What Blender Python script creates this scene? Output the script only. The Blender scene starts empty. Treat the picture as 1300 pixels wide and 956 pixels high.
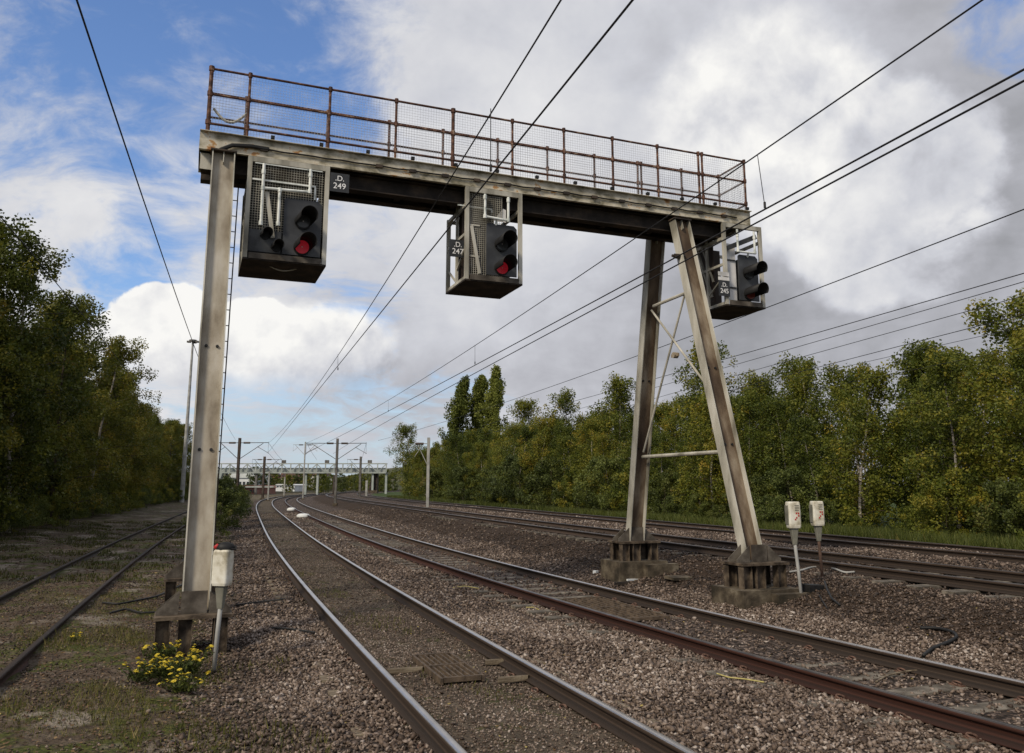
import bpy, bmesh, math, random
import numpy as np
from mathutils import Vector, Matrix
R = math.radians
random.seed(7); rng = np.random.default_rng(7)
S = bpy.context.scene
COL = S.collection

# ------------------------------------------------------------------ camera
F_PX, CX, CY, HOR, CAMZ = 1026.0, 650.0, 433.0, 617.0, 1.83
PITCH = math.atan((HOR - CY) / F_PX)
cd = bpy.data.cameras.new('camera'); cam = bpy.data.objects.new('camera', cd); COL.objects.link(cam)
cd.sensor_width = 36; cd.lens = F_PX / 1300 * 36; cd.shift_y = -45 / 1300
cd.clip_start = .1; cd.clip_end = 6000
cam.location = (0, 0, CAMZ); cam.rotation_euler = (math.pi / 2 + PITCH, 0, 0)
S.camera = cam
S.view_settings.view_transform = 'Standard'; S.view_settings.look = 'None'
S.view_settings.exposure = 0.08; S.view_settings.gamma = 1; S.view_settings.use_curve_mapping = False

def ray(x, y):
    a = (x - CX) / F_PX; b = -(y - CY) / F_PX
    return np.array([a, math.cos(PITCH) - b * math.sin(PITCH), math.sin(PITCH) + b * math.cos(PITCH)])
def gp(x, y, z=0.):                       # the point of the world at height z seen at a photo pixel
    d = ray(x, y); t = (z - CAMZ) / d[2]
    return np.array([0, 0, CAMZ]) + t * d
def at(x, y, Y):
    d = ray(x, y); return np.array([0, 0, CAMZ]) + d * Y / d[1]

# ------------------------------------------------------------------ sun and sky
SUN_AZ, SUN_EL = R(-142), R(40)           # azimuth from +Y (view direction), clockwise; behind and left of the camera
sd = bpy.data.lights.new('sun', 'SUN'); sun = bpy.data.objects.new('sun', sd); COL.objects.link(sun)
sd.energy = 3.0; sd.angle = R(12); sd.color = (1, .88, .70)
sv = Vector((math.sin(SUN_AZ) * math.cos(SUN_EL), math.cos(SUN_AZ) * math.cos(SUN_EL), math.sin(SUN_EL)))
sun.rotation_euler = sv.to_track_quat('Z', 'Y').to_euler()

W = bpy.data.worlds.new('World'); S.world = W; W.use_nodes = True
nt = W.node_tree; nt.nodes.clear()
class G:                                   # tiny node-graph helper
    def __init__(s, nt): s.nt = nt
    def n(s, typ, **k):
        o = s.nt.nodes.new(typ)
        for a, b in k.items():
            if a.startswith('i_'): o.inputs[a[2:].replace('_', ' ')].default_value = b
            else: setattr(o, a, b)
        return o
    def l(s, a, b): s.nt.links.new(a, b)
    def m(s, op, a, b=None, c=None, clamp=False):
        o = s.nt.nodes.new('ShaderNodeMath'); o.operation = op; o.use_clamp = clamp
        for i, v in enumerate((a, b, c)):
            if v is None: continue
            if isinstance(v, (int, float)): o.inputs[i].default_value = v
            else: s.l(v, o.inputs[i])
        return o.outputs[0]
    def vm(s, op, a, b=None):
        o = s.nt.nodes.new('ShaderNodeVectorMath'); o.operation = op
        for i, v in enumerate((a, b)):
            if v is None: continue
            if isinstance(v, (tuple, list)): o.inputs[i].default_value = v
            else: s.l(v, o.inputs[i])
        return o
    def noise(s, vec, scale, detail=4, rough=.5, dist=0, dims='3D'):
        o = s.nt.nodes.new('ShaderNodeTexNoise'); o.noise_dimensions = dims
        o.inputs['Scale'].default_value = scale; o.inputs['Detail'].default_value = detail
        o.inputs['Roughness'].default_value = rough; o.inputs['Distortion'].default_value = dist
        if vec is not None: s.l(vec, o.inputs['Vector'])
        return o.outputs['Fac']
    def ss(s, v, a, b, lo=0., hi=1.):
        o = s.nt.nodes.new('ShaderNodeMapRange'); o.interpolation_type = 'SMOOTHSTEP'
        s.l(v, o.inputs[0]); o.inputs[1].default_value = a; o.inputs[2].default_value = b
        o.inputs[3].default_value = lo; o.inputs[4].default_value = hi
        return o.outputs[0]
    def ramp(s, v, stops):
        o = s.nt.nodes.new('ShaderNodeValToRGB'); e = o.color_ramp.elements
        while len(e) < len(stops): e.new(.5)
        for i, (p, c) in enumerate(stops):
            e[i].position = p; e[i].color = (c[0], c[1], c[2], 1)
        s.l(v, o.inputs[0]); return o.outputs[0]
    def mix(s, f, a, b, typ='MIX'):
        o = s.nt.nodes.new('ShaderNodeMix'); o.data_type = 'RGBA'; o.blend_type = typ
        if isinstance(f, (int, float)): o.inputs[0].default_value = f
        else: s.l(f, o.inputs[0])
        for i, v in ((6, a), (7, b)):
            if isinstance(v, (tuple, list)): o.inputs[i].default_value = (v[0], v[1], v[2], 1)
            else: s.l(v, o.inputs[i])
        return o.outputs[2]
g = G(nt)
tc = g.n('ShaderNodeTexCoord')
D = g.vm('NORMALIZE', tc.outputs['Generated']).outputs[0]
sep = g.n('ShaderNodeSeparateXYZ'); g.l(D, sep.inputs[0])
den = g.m('ADD', g.m('MAXIMUM', sep.outputs[2], 0.0), .22)
cmb = g.n('ShaderNodeCombineXYZ')
g.l(g.m('DIVIDE', sep.outputs[0], den), cmb.inputs[0]); g.l(g.m('DIVIDE', sep.outputs[1], den), cmb.inputs[1])
PL = cmb.outputs[0]                        # position on the cloud layer
def blob(px, py, inner, outer, amt=1.):     # a region of the sky round one direction (angles in degrees)
    d = ray(px, py); d = d / np.linalg.norm(d)
    o = g.vm('DOT_PRODUCT', D, tuple(float(v) for v in d)).outputs['Value']
    return g.ss(o, math.cos(R(outer)), math.cos(R(inner)), 0, amt)
def addall(*a):
    r = a[0]
    for b in a[1:]: r = g.m('ADD', r, b)
    return r
sky = g.n('ShaderNodeTexSky'); sky.sky_type = 'NISHITA'; sky.sun_disc = False
sky.sun_elevation = SUN_EL; sky.sun_rotation = SUN_AZ; sky.air_density = 1.2; sky.dust_density = .6; sky.ozone_density = 2.5
# cloud cover: high broken sheet + cumulus
warp = g.vm('ADD', PL, None); wn = g.n('ShaderNodeTexNoise'); wn.inputs['Scale'].default_value = 1.3; wn.inputs['Detail'].default_value = 3
g.l(PL, wn.inputs['Vector']); wv = g.vm('SCALE', g.vm('SUBTRACT', wn.outputs['Color'], (.5, .5, .5)).outputs[0]); wv.inputs['Scale'].default_value = .7
g.l(wv.outputs[0], warp.inputs[1]); PW = warp.outputs[0]
n1 = g.noise(PW, 1.5, 9, .64); n2 = g.noise(PW, 5.0, 9, .62); n3 = g.noise(g.vm('ADD', PW, (5, 2, 0)).outputs[0], 13.0, 6, .6)
blue = addall(blob(250, 110, 3, 13, .15), blob(165, 370, 1, 5, .16), blob(480, 395, 1, 4, .05), blob(410, 40, 2, 9, .09), blob(30, 20, 2, 12, .07), blob(1290, 30, 1, 5, .16), blob(560, 585, 2, 10, .12), blob(330, 575, 2, 7, .1))
cov = g.m('SUBTRACT', addall(g.m('MULTIPLY', n1, .50), g.m('MULTIPLY', n2, .46), g.m('MULTIPLY', n3, .22), .0, blob(1000, 330, 12, 34, .16)), blue)
cover = g.ss(cov, .36, .62)
ln = g.noise(D, 9.0, 9, .60, .25); lnb = g.noise(D, 3.2, 6, .55, .2)
def rel(scale, det, dx):                    # relief of the cloud heads: difference of the billows towards the sun
    dd = g.vm('ADD', D, (float(sv.x) * dx, float(sv.y) * dx, float(sv.z) * dx + dx * .6)).outputs[0]
    return g.m('SUBTRACT', g.noise(D, scale, det, .55, .2), g.noise(dd, scale, det, .55, .2))
relief = addall(g.m('MULTIPLY', rel(4.0, 5, .05), .30), g.m('MULTIPLY', rel(10.0, 5, .02), .22))
br = addall(g.m('MULTIPLY', n1, .20), g.m('MULTIPLY', lnb, .22), g.m('MULTIPLY', n2, .13), .275, relief,
            blob(990, 160, 2, 11, .10), blob(240, 440, 2, 9, .05), blob(700, 330, 4, 16, .06), blob(560, 140, 4, 20, .05), blob(640, 240, 4, 14, .04), blob(60, 200, 6, 22, .06))
dk = addall(blob(1200, 330, 8, 26, .10), blob(1080, 400, 4, 18, .08), blob(470, 505, 3, 10, .07), blob(780, 480, 3, 14, .07), blob(870, 40, 5, 20, .02))
br = g.m('SUBTRACT', br, dk)
bil = addall(g.m('MULTIPLY', g.noise(D, 6.0, 8, .55, .3), .55), g.m('MULTIPLY', g.noise(D, 15.0, 7, .55, .2), .30), g.m('MULTIPLY', lnb, .35))
def heap(px, py, inner, outer, lo, hi, k=2.4):
    return g.ss(g.m('ADD', blob(px, py, inner, outer, 1.), g.m('MULTIPLY', g.m('SUBTRACT', bil, .6), k)), lo, hi)
h1 = heap(205, 455, 2, 6.6, .45, .57); h2 = heap(335, 475, 2, 6.4, .45, .57); h2b = heap(415, 485, 1, 8.5, .42, .85); h3 = heap(970, 165, 2, 11, .35, .95, 1.8); h4 = heap(1120, 240, 2, 10, .45, .80)
cum = g.m('MULTIPLY', g.m('MAXIMUM', h1, g.m('MAXIMUM', h2, h2b)), g.ss(g.m('ADD', sep.outputs[2], g.m('MULTIPLY', g.m('SUBTRACT', bil, .6), .10)), .095, .15))
heaps = g.m('MAXIMUM', cum, g.m('MAXIMUM', g.m('MULTIPLY', h3, .9), g.m('MULTIPLY', h4, .55)))
shade = g.ss(g.m('ADD', sep.outputs[2], g.m('MULTIPLY', g.m('SUBTRACT', lnb, .5), .22)), .11, .21)
hb = addall(g.m('MULTIPLY', shade, .23), g.m('MULTIPLY', lnb, .14), g.m('MULTIPLY', addall(g.m('MULTIPLY', rel(5.0, 6, .04), 1.), g.m('MULTIPLY', rel(13.0, 6, .018), 1.)), .85), .55)
brf = g.mix(heaps, br, hb)
ccol = g.ramp(brf, [(.20, (.22, .225, .24)), (.34, (.32, .325, .35)), (.46, (.45, .455, .495)), (.58, (.58, .59, .635)), (.72, (.73, .73, .745)), (.9, (.90, .89, .865))])
hz = g.ss(sep.outputs[2], .0, .22, .75, 0)
ccol10 = g.mix(1., ccol, (10, 10, 10), 'MULTIPLY')
skyc = g.mix(hz, g.mix(1., sky.outputs[0], (1.05, 1.2, 1.5), 'MULTIPLY'), (4.6, 5.6, 6.8))
cf = g.m('MAXIMUM', cover, heaps)
res = g.mix(cf, skyc, ccol10)
bg = g.n('ShaderNodeBackground'); bg.inputs[1].default_value = .1; g.l(res, bg.inputs[0])
out = g.n('ShaderNodeOutputWorld'); g.l(bg.outputs[0], out.inputs[0])

# ------------------------------------------------------------------ materials
MT = {}
def mat(name, stops, scale=3., rough=.7, metal=0., bump=.0, bscale=None, detail=6, stretch=None, spec=.3, coord='Object', rrough=.55):
    if name in MT: return MT[name]
    m = bpy.data.materials.new(name); m.use_nodes = True; t = m.node_tree; q = G(t)
    b = t.nodes['Principled BSDF']; c = q.n('ShaderNodeTexCoord').outputs[coord]
    if stretch:
        mp = q.n('ShaderNodeMapping'); mp.inputs['Scale'].default_value = stretch; q.l(c, mp.inputs[0]); c2 = mp.outputs[0]
    else: c2 = c
    f = q.noise(c2, scale, detail, rrough)
    f = q.ss(f, .28, .72)
    q.l(q.ramp(f, stops), b.inputs['Base Color'])
    b.inputs['Roughness'].default_value = rough; b.inputs['Metallic'].default_value = metal; b.inputs['Specular IOR Level'].default_value = spec
    if bump:
        bn = q.n('ShaderNodeBump'); bn.inputs['Strength'].default_value = bump; bn.inputs['Distance'].default_value = .02
        q.l(q.noise(c, bscale or scale * 6, 5), bn.inputs['Height']); q.l(bn.outputs[0], b.inputs['Normal'])
    MT[name] = m; return m
galv = mat('weathered_galvanised', [(0, (.15, .14, .11)), (.35, (.32, .305, .255)), (.7, (.45, .43, .37)), (1, (.54, .525, .47))], 2.2, .62, .0, .15, 40, stretch=(1, 1, .35))
galvd = mat('stained_leg_web', [(0, (.04, .024, .014)), (.45, (.115, .080, .050)), (.75, (.21, .165, .115)), (1, (.30, .255, .19))], 1.6, .7, 0, .2, 40, stretch=(1.6, 1.6, .35))
legweb = mat('pale_leg_web', [(0, (.12, .095, .065)), (.3, (.25, .215, .165)), (.7, (.36, .325, .265)), (1, (.45, .42, .365))], 2.6, .65, 0, .12, 40, stretch=(1, 1, .3))
beamm = mat('beam_paint', [(0, (.11, .10, .06)), (.3, (.31, .28, .21)), (.6, (.45, .415, .33)), (.84, (.53, .495, .41)), (.93, (.40, .24, .10)), (1, (.28, .13, .05))], 3.5, .65, 0, .15, 30, stretch=(1, 1, 1.5))
under = mat('girder_dark_brown', [(0, (.012, .01, .009)), (.6, (.035, .027, .022)), (1, (.07, .05, .035))], 3, .8, 0, .2, 30)  # dark brown of the girder, undersides and cage floors
deckm = mat('mossy_deck_edge', [(0, (.02, .03, .022)), (1, (.05, .07, .05))], 6, .8)
rust = mat('rusty_tube', [(0, (.028, .014, .011)), (.5, (.080, .036, .024)), (.8, (.14, .068, .043)), (1, (.25, .18, .13))], 9, .75, 0, .2, 60)
meshm = mat('mesh_wire', [(0, (.30, .31, .33)), (1, (.55, .56, .58))], 4, .5, .3)
darkp = mat('charcoal_panel', [(0, (.018, .019, .021)), (.6, (.035, .037, .040)), (1, (.065, .068, .07))], 4, .55, 0, .05, 40)
board = mat('signal_backboard', [(0, (.028, .030, .034)), (.6, (.042, .045, .050)), (1, (.065, .068, .073))], 2.5, .5, 0, .04, 40)
black = mat('black_rubber', [(0, (.006, .006, .006)), (1, (.018, .018, .018))], 8, .6)
hoodm = mat('hood_black', [(0, (.006, .006, .0065)), (1, (.014, .014, .015))], 5, .6)
white = mat('white_pipe', [(0, (.32, .35, .33)), (.4, (.62, .65, .62)), (1, (.78, .80, .77))], 7, .45, 0, .05, 60)
whitep = mat('white_panel', [(0, (.38, .38, .37)), (.5, (.62, .61, .60)), (1, (.72, .71, .70))], 3, .5)
plate = mat('number_plate_grey', [(0, (.022, .024, .027)), (1, (.04, .043, .047))], 6, .5)
letter = mat('letter_white', [(0, (.75, .75, .75)), (1, (.85, .85, .85))], 6, .5)
concrete = mat('mossy_concrete', [(0, (.022, .018, .011)), (.4, (.058, .045, .030)), (.8, (.105, .085, .058)), (1, (.17, .145, .105))], 4, .85, 0, .5, 25)
pedestal = mat('rusty_pedestal', [(0, (.02, .014, .009)), (.5, (.065, .048, .033)), (1, (.13, .10, .07))], 6, .8, 0, .3, 30)
gusset = mat('grey_gusset', [(0, (.035, .028, .021)), (.5, (.080, .068, .054)), (1, (.14, .122, .10))], 4, .7, 0, .2, 40)
timber = mat('old_timber', [(0, (.05, .036, .022)), (.5, (.14, .11, .075)), (1, (.27, .225, .16))], 8, .85, 0, .4, 40, stretch=(.3, 3, 3))
sleeperm = mat('sleeper_concrete', [(0, (.05, .042, .032)), (.5, (.11, .095, .075)), (1, (.21, .185, .15))], 5, .85, 0, .4, 30)
clipm = mat('rusty_clip', [(0, (.05, .026, .018)), (1, (.17, .10, .072))], 20, .7)
rustpole = mat('rusty_pole', [(0, (.03, .017, .012)), (1, (.10, .06, .042))], 9, .8)
cream = mat('cream_plastic', [(0, (.26, .23, .16)), (.35, (.50, .47, .38)), (.7, (.62, .60, .52)), (1, (.68, .67, .60))], 6, .45, 0, .05, 40)
creamd = mat('box_socket', [(0, (.10, .10, .08)), (1, (.20, .195, .16))], 5, .6)
redm = mat('red_mark', [(0, (.30, .02, .02)), (1, (.45, .03, .03))], 5, .5)
greenm = mat('bridge_green_paint', [(0, (.22, .25, .235)), (1, (.36, .39, .37))], 1, .6)
bwhite = mat('bridge_screen', [(0, (.42, .45, .44)), (1, (.60, .63, .62))], .5, .6)
mastm = mat('mast_steel', [(0, (.06, .055, .05)), (1, (.15, .145, .135))], 2, .65)
mastd = mat('mast_dark', [(0, (.03, .022, .018)), (1, (.08, .06, .05))], 2, .65)
mastl = mat('mast_pale', [(0, (.22, .22, .21)), (1, (.38, .38, .36))], 2, .6)
wirem = mat('wire_black', [(0, (.010, .010, .011)), (1, (.02, .02, .022))], 2, .6)
birchbark = mat('birch_bark', [(0, (.05, .04, .03)), (.3, (.25, .22, .18)), (1, (.48, .45, .40))], 5, .8, 0, .3, 20, stretch=(1, 1, 4))
darkbark = mat('dark_bark', [(0, (.025, .02, .014)), (1, (.09, .07, .05))], 5, .85, 0, .4, 20)
railside_r = mat('rail_side_rust', [(0, (.012, .006, .004)), (.5, (.032, .012, .008)), (1, (.055, .020, .012))], 6, .75, 0, .2, 40, coord='Generated')
railside_d = mat('rail_side_dark', [(0, (.014, .010, .008)), (.5, (.032, .022, .016)), (1, (.06, .04, .028))], 6, .75, 0, .2, 40, coord='Generated')
railtop = mat('rail_top_polished', [(0, (.50, .46, .42)), (1, (.62, .58, .54))], 3, .36, 1., 0)
railtop2 = mat('rail_top_dull', [(0, (.10, .085, .075)), (1, (.20, .17, .15))], 3, .4, 1., 0)
gratem = mat('grating_steel', [(0, (.035, .025, .017)), (1, (.13, .095, .065))], 9, .75, 0, .2, 50)
brickm = mat('far_brick', [(0, (.16, .07, .05)), (1, (.24, .12, .09))], .3, .8)
rooft = mat('far_roof', [(0, (.09, .06, .05)), (1, (.16, .10, .085))], .3, .8)
shedm = mat('far_white_cladding', [(0, (.55, .57, .58)), (1, (.68, .70, .70))], .2, .6)
glassd = mat('far_dark_glass', [(0, (.03, .035, .04)), (1, (.05, .055, .06))], .5, .2)
yellow = mat('yellow_petals', [(0, (.52, .39, .03)), (1, (.68, .55, .06))], 20, .6)
yline = mat('yellow_cord', [(0, (.30, .26, .09)), (1, (.45, .39, .15))], 20, .6)

def simple(name, col, rough=.5, metal=0, emit=None):
    m = mat(name, [(0, tuple(c * .8 for c in col)), (1, col)], 8, rough, metal); return m
lensred = simple('red_lens', (.32, .012, .02), .3)
_b = lensred.node_tree.nodes['Principled BSDF']; _b.inputs['Emission Color'].default_value = (1, .03, .06, 1); _b.inputs['Emission Strength'].default_value = .10
lensdull = simple('unlit_red_lens', (.16, .03, .02), .3)
lensgrey = simple('dark_lens', (.07, .075, .08), .12)
lensw = simple('lens_glint', (.75, .72, .7), .2)

def leafmat(name, stops, tr=.25):
    m = bpy.data.materials.new(name); m.use_nodes = True; t = m.node_tree; q = G(t); b = t.nodes['Principled BSDF']
    a = q.n('ShaderNodeAttribute'); a.attribute_name = 'tint'
    oi = q.n('ShaderNodeObjectInfo')
    f = q.m('ADD', a.outputs['Fac'], q.m('MULTIPLY', q.m('SUBTRACT', oi.outputs['Random'], .5), .46), clamp=True)
    c = q.ramp(f, stops); q.l(c, b.inputs['Base Color']); b.inputs['Roughness'].default_value = .55; b.inputs['Specular IOR Level'].default_value = .25
    tl = q.n('ShaderNodeBsdfTranslucent'); q.l(c, tl.inputs[0]); mx = q.n('ShaderNodeMixShader'); mx.inputs[0].default_value = tr
    q.l(b.outputs[0], mx.inputs[1]); q.l(tl.outputs[0], mx.inputs[2]); q.l(mx.outputs[0], t.nodes['Material Output'].inputs[0])
    return m
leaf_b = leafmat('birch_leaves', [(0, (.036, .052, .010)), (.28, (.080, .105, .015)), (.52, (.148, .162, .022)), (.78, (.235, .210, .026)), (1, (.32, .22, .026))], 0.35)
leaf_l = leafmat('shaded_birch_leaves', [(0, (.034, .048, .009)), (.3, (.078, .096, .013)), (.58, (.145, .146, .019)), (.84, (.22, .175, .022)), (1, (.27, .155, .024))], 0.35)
leaf_p = leafmat('poplar_leaves', [(0, (.08, .10, .022)), (.5, (.17, .195, .038)), (1, (.27, .28, .06))], .42)
leaf_w = leafmat('willow_leaves', [(0, (.045, .062, .018)), (.5, (.10, .125, .030)), (1, (.17, .19, .04))], 0.3)
leaf_g = leafmat('verge_leaves', [(0, (.035, .048, .011)), (.5, (.078, .098, .020)), (.85, (.14, .150, .035)), (1, (.23, .18, .06))])
grass_m = leafmat('grass_blades', [(0, (.035, .038, .010)), (.4, (.075, .080, .016)), (.75, (.13, .125, .03)), (1, (.26, .20, .09))], .2)
litter_m = leafmat('fallen_leaf_litter', [(0, (.03, .02, .012)), (.5, (.10, .055, .03)), (.8, (.18, .12, .05)), (1, (.36, .30, .09))], 0)
stone_m = leafmat('ballast_stone', [(0, (.020, .014, .010)), (.28, (.064, .044, .032)), (.55, (.142, .104, .079)), (.85, (.245, .195, .16)), (1, (.40, .345, .30))], 0)

# ------------------------------------------------------------------ mesh helpers
class MB:
    def __init__(s): s.v = []; s.f = []; s.mi = []; s.k = 0
    def add(s, vs, fs, mi=0):
        n = len(s.v); s.v += [tuple(map(float, p)) for p in vs]; s.f += [tuple(i + n for i in f) for f in fs]; s.mi += [mi] * len(fs); return s
    def box(s, x0, x1, y0, y1, z0, z1, mi=0):
        return s.add([(x0, y0, z0), (x1, y0, z0), (x1, y1, z0), (x0, y1, z0), (x0, y0, z1), (x1, y0, z1), (x1, y1, z1), (x0, y1, z1)],
                     [(0, 3, 2, 1), (4, 5, 6, 7), (0, 1, 5, 4), (1, 2, 6, 5), (2, 3, 7, 6), (3, 0, 4, 7)], mi)
    def bar(s, p0, p1, w, d, side=(1, 0, 0), mi=0, off=(0, 0)):   # box along p0-p1, width w along side, depth d across
        p0 = np.array(p0, float); p1 = np.array(p1, float); a = p1 - p0; a /= np.linalg.norm(a)
        sd_ = np.array(side, float); sd_ -= a * np.dot(a, sd_); sd_ /= np.linalg.norm(sd_); c = np.cross(a, sd_)
        o = sd_ * off[0] + c * off[1]; vs = []
        for p in (p0, p1):
            for i, j in ((-1, -1), (1, -1), (1, 1), (-1, 1)): vs.append(p + o + sd_ * i * w / 2 + c * j * d / 2)
        return s.add(vs, [(0, 3, 2, 1), (4, 5, 6, 7), (0, 1, 5, 4), (1, 2, 6, 5), (2, 3, 7, 6), (3, 0, 4, 7)], mi)
    def tube(s, pts, r, n=8, mi=0, cap=True):
        pts = [np.array(p, float) for p in pts]; rr = r if hasattr(r, '__len__') else [r] * len(pts)
        base = len(s.v); up = None
        for i, p in enumerate(pts):
            a = pts[min(i + 1, len(pts) - 1)] - pts[max(i - 1, 0)]; a = a / (np.linalg.norm(a) + 1e-9)
            if up is None: up = np.array([0, 0, 1.]) if abs(a[2]) < .9 else np.array([1., 0, 0])
            x = np.cross(a, up); x /= np.linalg.norm(x) + 1e-9; y = np.cross(x, a); up = y
            for k in range(n):
                t = 2 * math.pi * k / n; s.v.append(tuple(p + (x * math.cos(t) + y * math.sin(t)) * rr[i]))
        for i in range(len(pts) - 1):
            for k in range(n):
                a_, b_ = base + i * n + k, base + i * n + (k + 1) % n
                s.f.append((a_, b_, b_ + n, a_ + n)); s.mi.append(mi)
        if cap:
            s.f.append(tuple(base + k for k in range(n))[::-1]); s.f.append(tuple(base + (len(pts) - 1) * n + k for k in range(n))); s.mi += [mi, mi]
        return s
    def prism(s, poly, axis, a0, a1, mi=0):    # 2D polygon extruded along axis ('x','y','z')
        n = len(poly); vs = []
        for a in (a0, a1):
            for p in poly: vs.append({'x': (a, p[0], p[1]), 'y': (p[0], a, p[1]), 'z': (p[0], p[1], a)}[axis])
        fs = [tuple(range(n))[::-1], tuple(range(n, 2 * n))] + [(i, (i + 1) % n, n + (i + 1) % n, n + i) for i in range(n)]
        return s.add(vs, fs, mi)
    def build(s, name, m, parent=None, off=(0, 0, 0), smooth=False):
        me = bpy.data.meshes.new(name); o3 = np.array(off, float)
        me.from_pydata([tuple(np.array(v) - o3) for v in s.v] if any(off) else s.v, [], s.f)
        ms = m if isinstance(m, (list, tuple)) else [m]
        for x in ms: me.materials.append(x)
        if len(ms) > 1: me.polygons.foreach_set('material_index', s.mi)
        if smooth: me.polygons.foreach_set('use_smooth', [True] * len(me.polygons))
        me.update(); o = bpy.data.objects.new(name, me); COL.objects.link(o)
        if parent: o.parent = parent
        return o
def npmesh(name, V, Fc, m, tint=None, parent=None, smooth=False):   # V (n,3), Fc (k,q)
    me = bpy.data.meshes.new(name); q = Fc.shape[1]; k = len(Fc)
    me.vertices.add(len(V)); me.vertices.foreach_set('co', V.astype(np.float32).ravel())
    me.loops.add(k * q); me.loops.foreach_set('vertex_index', Fc.astype(np.int32).ravel())
    me.polygons.add(k); me.polygons.foreach_set('loop_start', np.arange(0, k * q, q, dtype=np.int32))
    me.polygons.foreach_set('loop_total', np.full(k, q, dtype=np.int32))
    me.materials.append(m)
    if smooth: me.polygons.foreach_set('use_smooth', np.ones(k, dtype=bool))
    me.update(calc_edges=True)
    if tint is not None:
        a = me.attributes.new('tint', 'FLOAT', 'FACE'); a.data.foreach_set('value', tint.astype(np.float32))
    o = bpy.data.objects.new(name, me); COL.objects.link(o)
    if parent: o.parent = parent
    return o
def tag(o, label=None, cat=None, group=None, kind=None):
    if label: o['label'] = label
    if cat: o['category'] = cat
    if group: o['group'] = group
    if kind: o['kind'] = kind
    return o
def thing(name, loc, rz=0., label=None, cat=None, group=None):
    o = bpy.data.objects.new(name, None); COL.objects.link(o); o.location = loc; o.rotation_euler = (0, 0, rz); o.empty_display_size = .2
    return tag(o, label, cat, group)
def dup(o, parent=None):
    c = o.copy(); COL.objects.link(c)
    if parent: c.parent = parent
    for ch in list(o.children): dup(ch, c)
    return c
ORD = ['first', 'second', 'third', 'fourth', 'fifth', 'sixth', 'seventh', 'eighth', 'ninth', 'tenth', 'eleventh', 'twelfth', 'thirteenth', 'fourteenth', 'fifteenth',
       'sixteenth', 'seventeenth', 'eighteenth', 'nineteenth', 'twentieth'] + [a + b for a in ('twenty ', 'thirty ', 'forty ') for b in ('first', 'second', 'third', 'fourth', 'fifth', 'sixth', 'seventh', 'eighth', 'ninth')]

# ------------------------------------------------------------------ the curve of the line
DS = .5; SS = np.arange(-16, 470, DS)
KN = np.array([-16, 0, 12, 30, 60, 100, 150, 260, 470.]); HD = np.array([-20.9, -20.754, -19.41, -18.058, -17.784, -15.776, -10.325, 4.609, 16.])
hh = np.interp(SS, KN, HD); hh = np.convolve(np.pad(hh, 8, mode='edge'), np.ones(17) / 17, 'valid'); hh = np.radians(hh)
i0 = int(16 / DS)
cxs = np.concatenate([[0], np.cumsum(np.sin((hh[1:] + hh[:-1]) / 2))]) * DS; cys = np.concatenate([[0], np.cumsum(np.cos((hh[1:] + hh[:-1]) / 2))]) * DS
cxs += .48 - cxs[i0]; cys += 6 - cys[i0]
def P(s, o):
    s = np.asarray(s, float); h = np.interp(s, SS, hh)
    return np.interp(s, SS, cxs) + o * np.cos(h), np.interp(s, SS, cys) - o * np.sin(h)
def heading(s): return float(np.interp(s, SS, hh))
def so_of(x, y):                           # world point -> (s, offset)
    j = int(np.argmin((cxs - x) ** 2 + (cys - y) ** 2)); h = hh[j]
    dx, dy = x - cxs[j], y - cys[j]
    return SS[j] + dx * math.sin(h) + dy * math.cos(h), dx * math.cos(h) - dy * math.sin(h)
def o2(s): return 3.008 + 1.138 * np.exp(-np.maximum(s, -4) / 15)
def o3(s): return 8.629 + .437 * np.exp(-np.maximum(s, -4) / 15)
def o4(s): return 13.782 - .276 * np.exp(-np.maximum(s, -4) / 15)
def o1(s): return np.zeros_like(np.asarray(s, float))
def o0(s): return np.full_like(np.asarray(s, float), -5.18)
PO = np.array([-150, -40, -14, -9, -7, -5.7, -4.9, -4.0, -3.2, -2.4, -1.6, -.9, 0, .9, 1.6, 2.4, 3.2, 4.4, 5.1, 5.6, 6.1, 6.9, 7.5, 8., 10, 11, 12, 13, 15., 16, 17.5, 20, 40, 60, 150])
PZ = np.array([.3, .3, .05, -.15, -.20, -.21, -.19, -.20, -.22, -.24, -.22, -.165, -.15, -.165, -.2, -.19, -.165, -.165, -.16, -.08, .0, .16, .29, .31, .31, .28, .27, .28, .28, .18, .10, .12, .4, .6, 1.])
_n = np.random.default_rng(3)
_w = [(_n.uniform(.3, 6), _n.uniform(0, 6.28), _n.uniform(0, 6.28)) for _ in range(36)]
def wob(x, y):
    r = 0
    for f, a, p in _w: r = r + np.sin((x * math.cos(a) + y * math.sin(a)) * f + p) / f
    return r * .012
def ground_z(s, o, x, y):
    z = np.interp(o, PO, PZ)
    far = np.clip((np.asarray(s) - 30) / 100, 0, 1)
    amp = np.where((np.abs(o) < 1.2) | ((o > 2.4) & (o < 4.8)), .35, 1.)
    return z + wob(x, y) * amp

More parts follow.
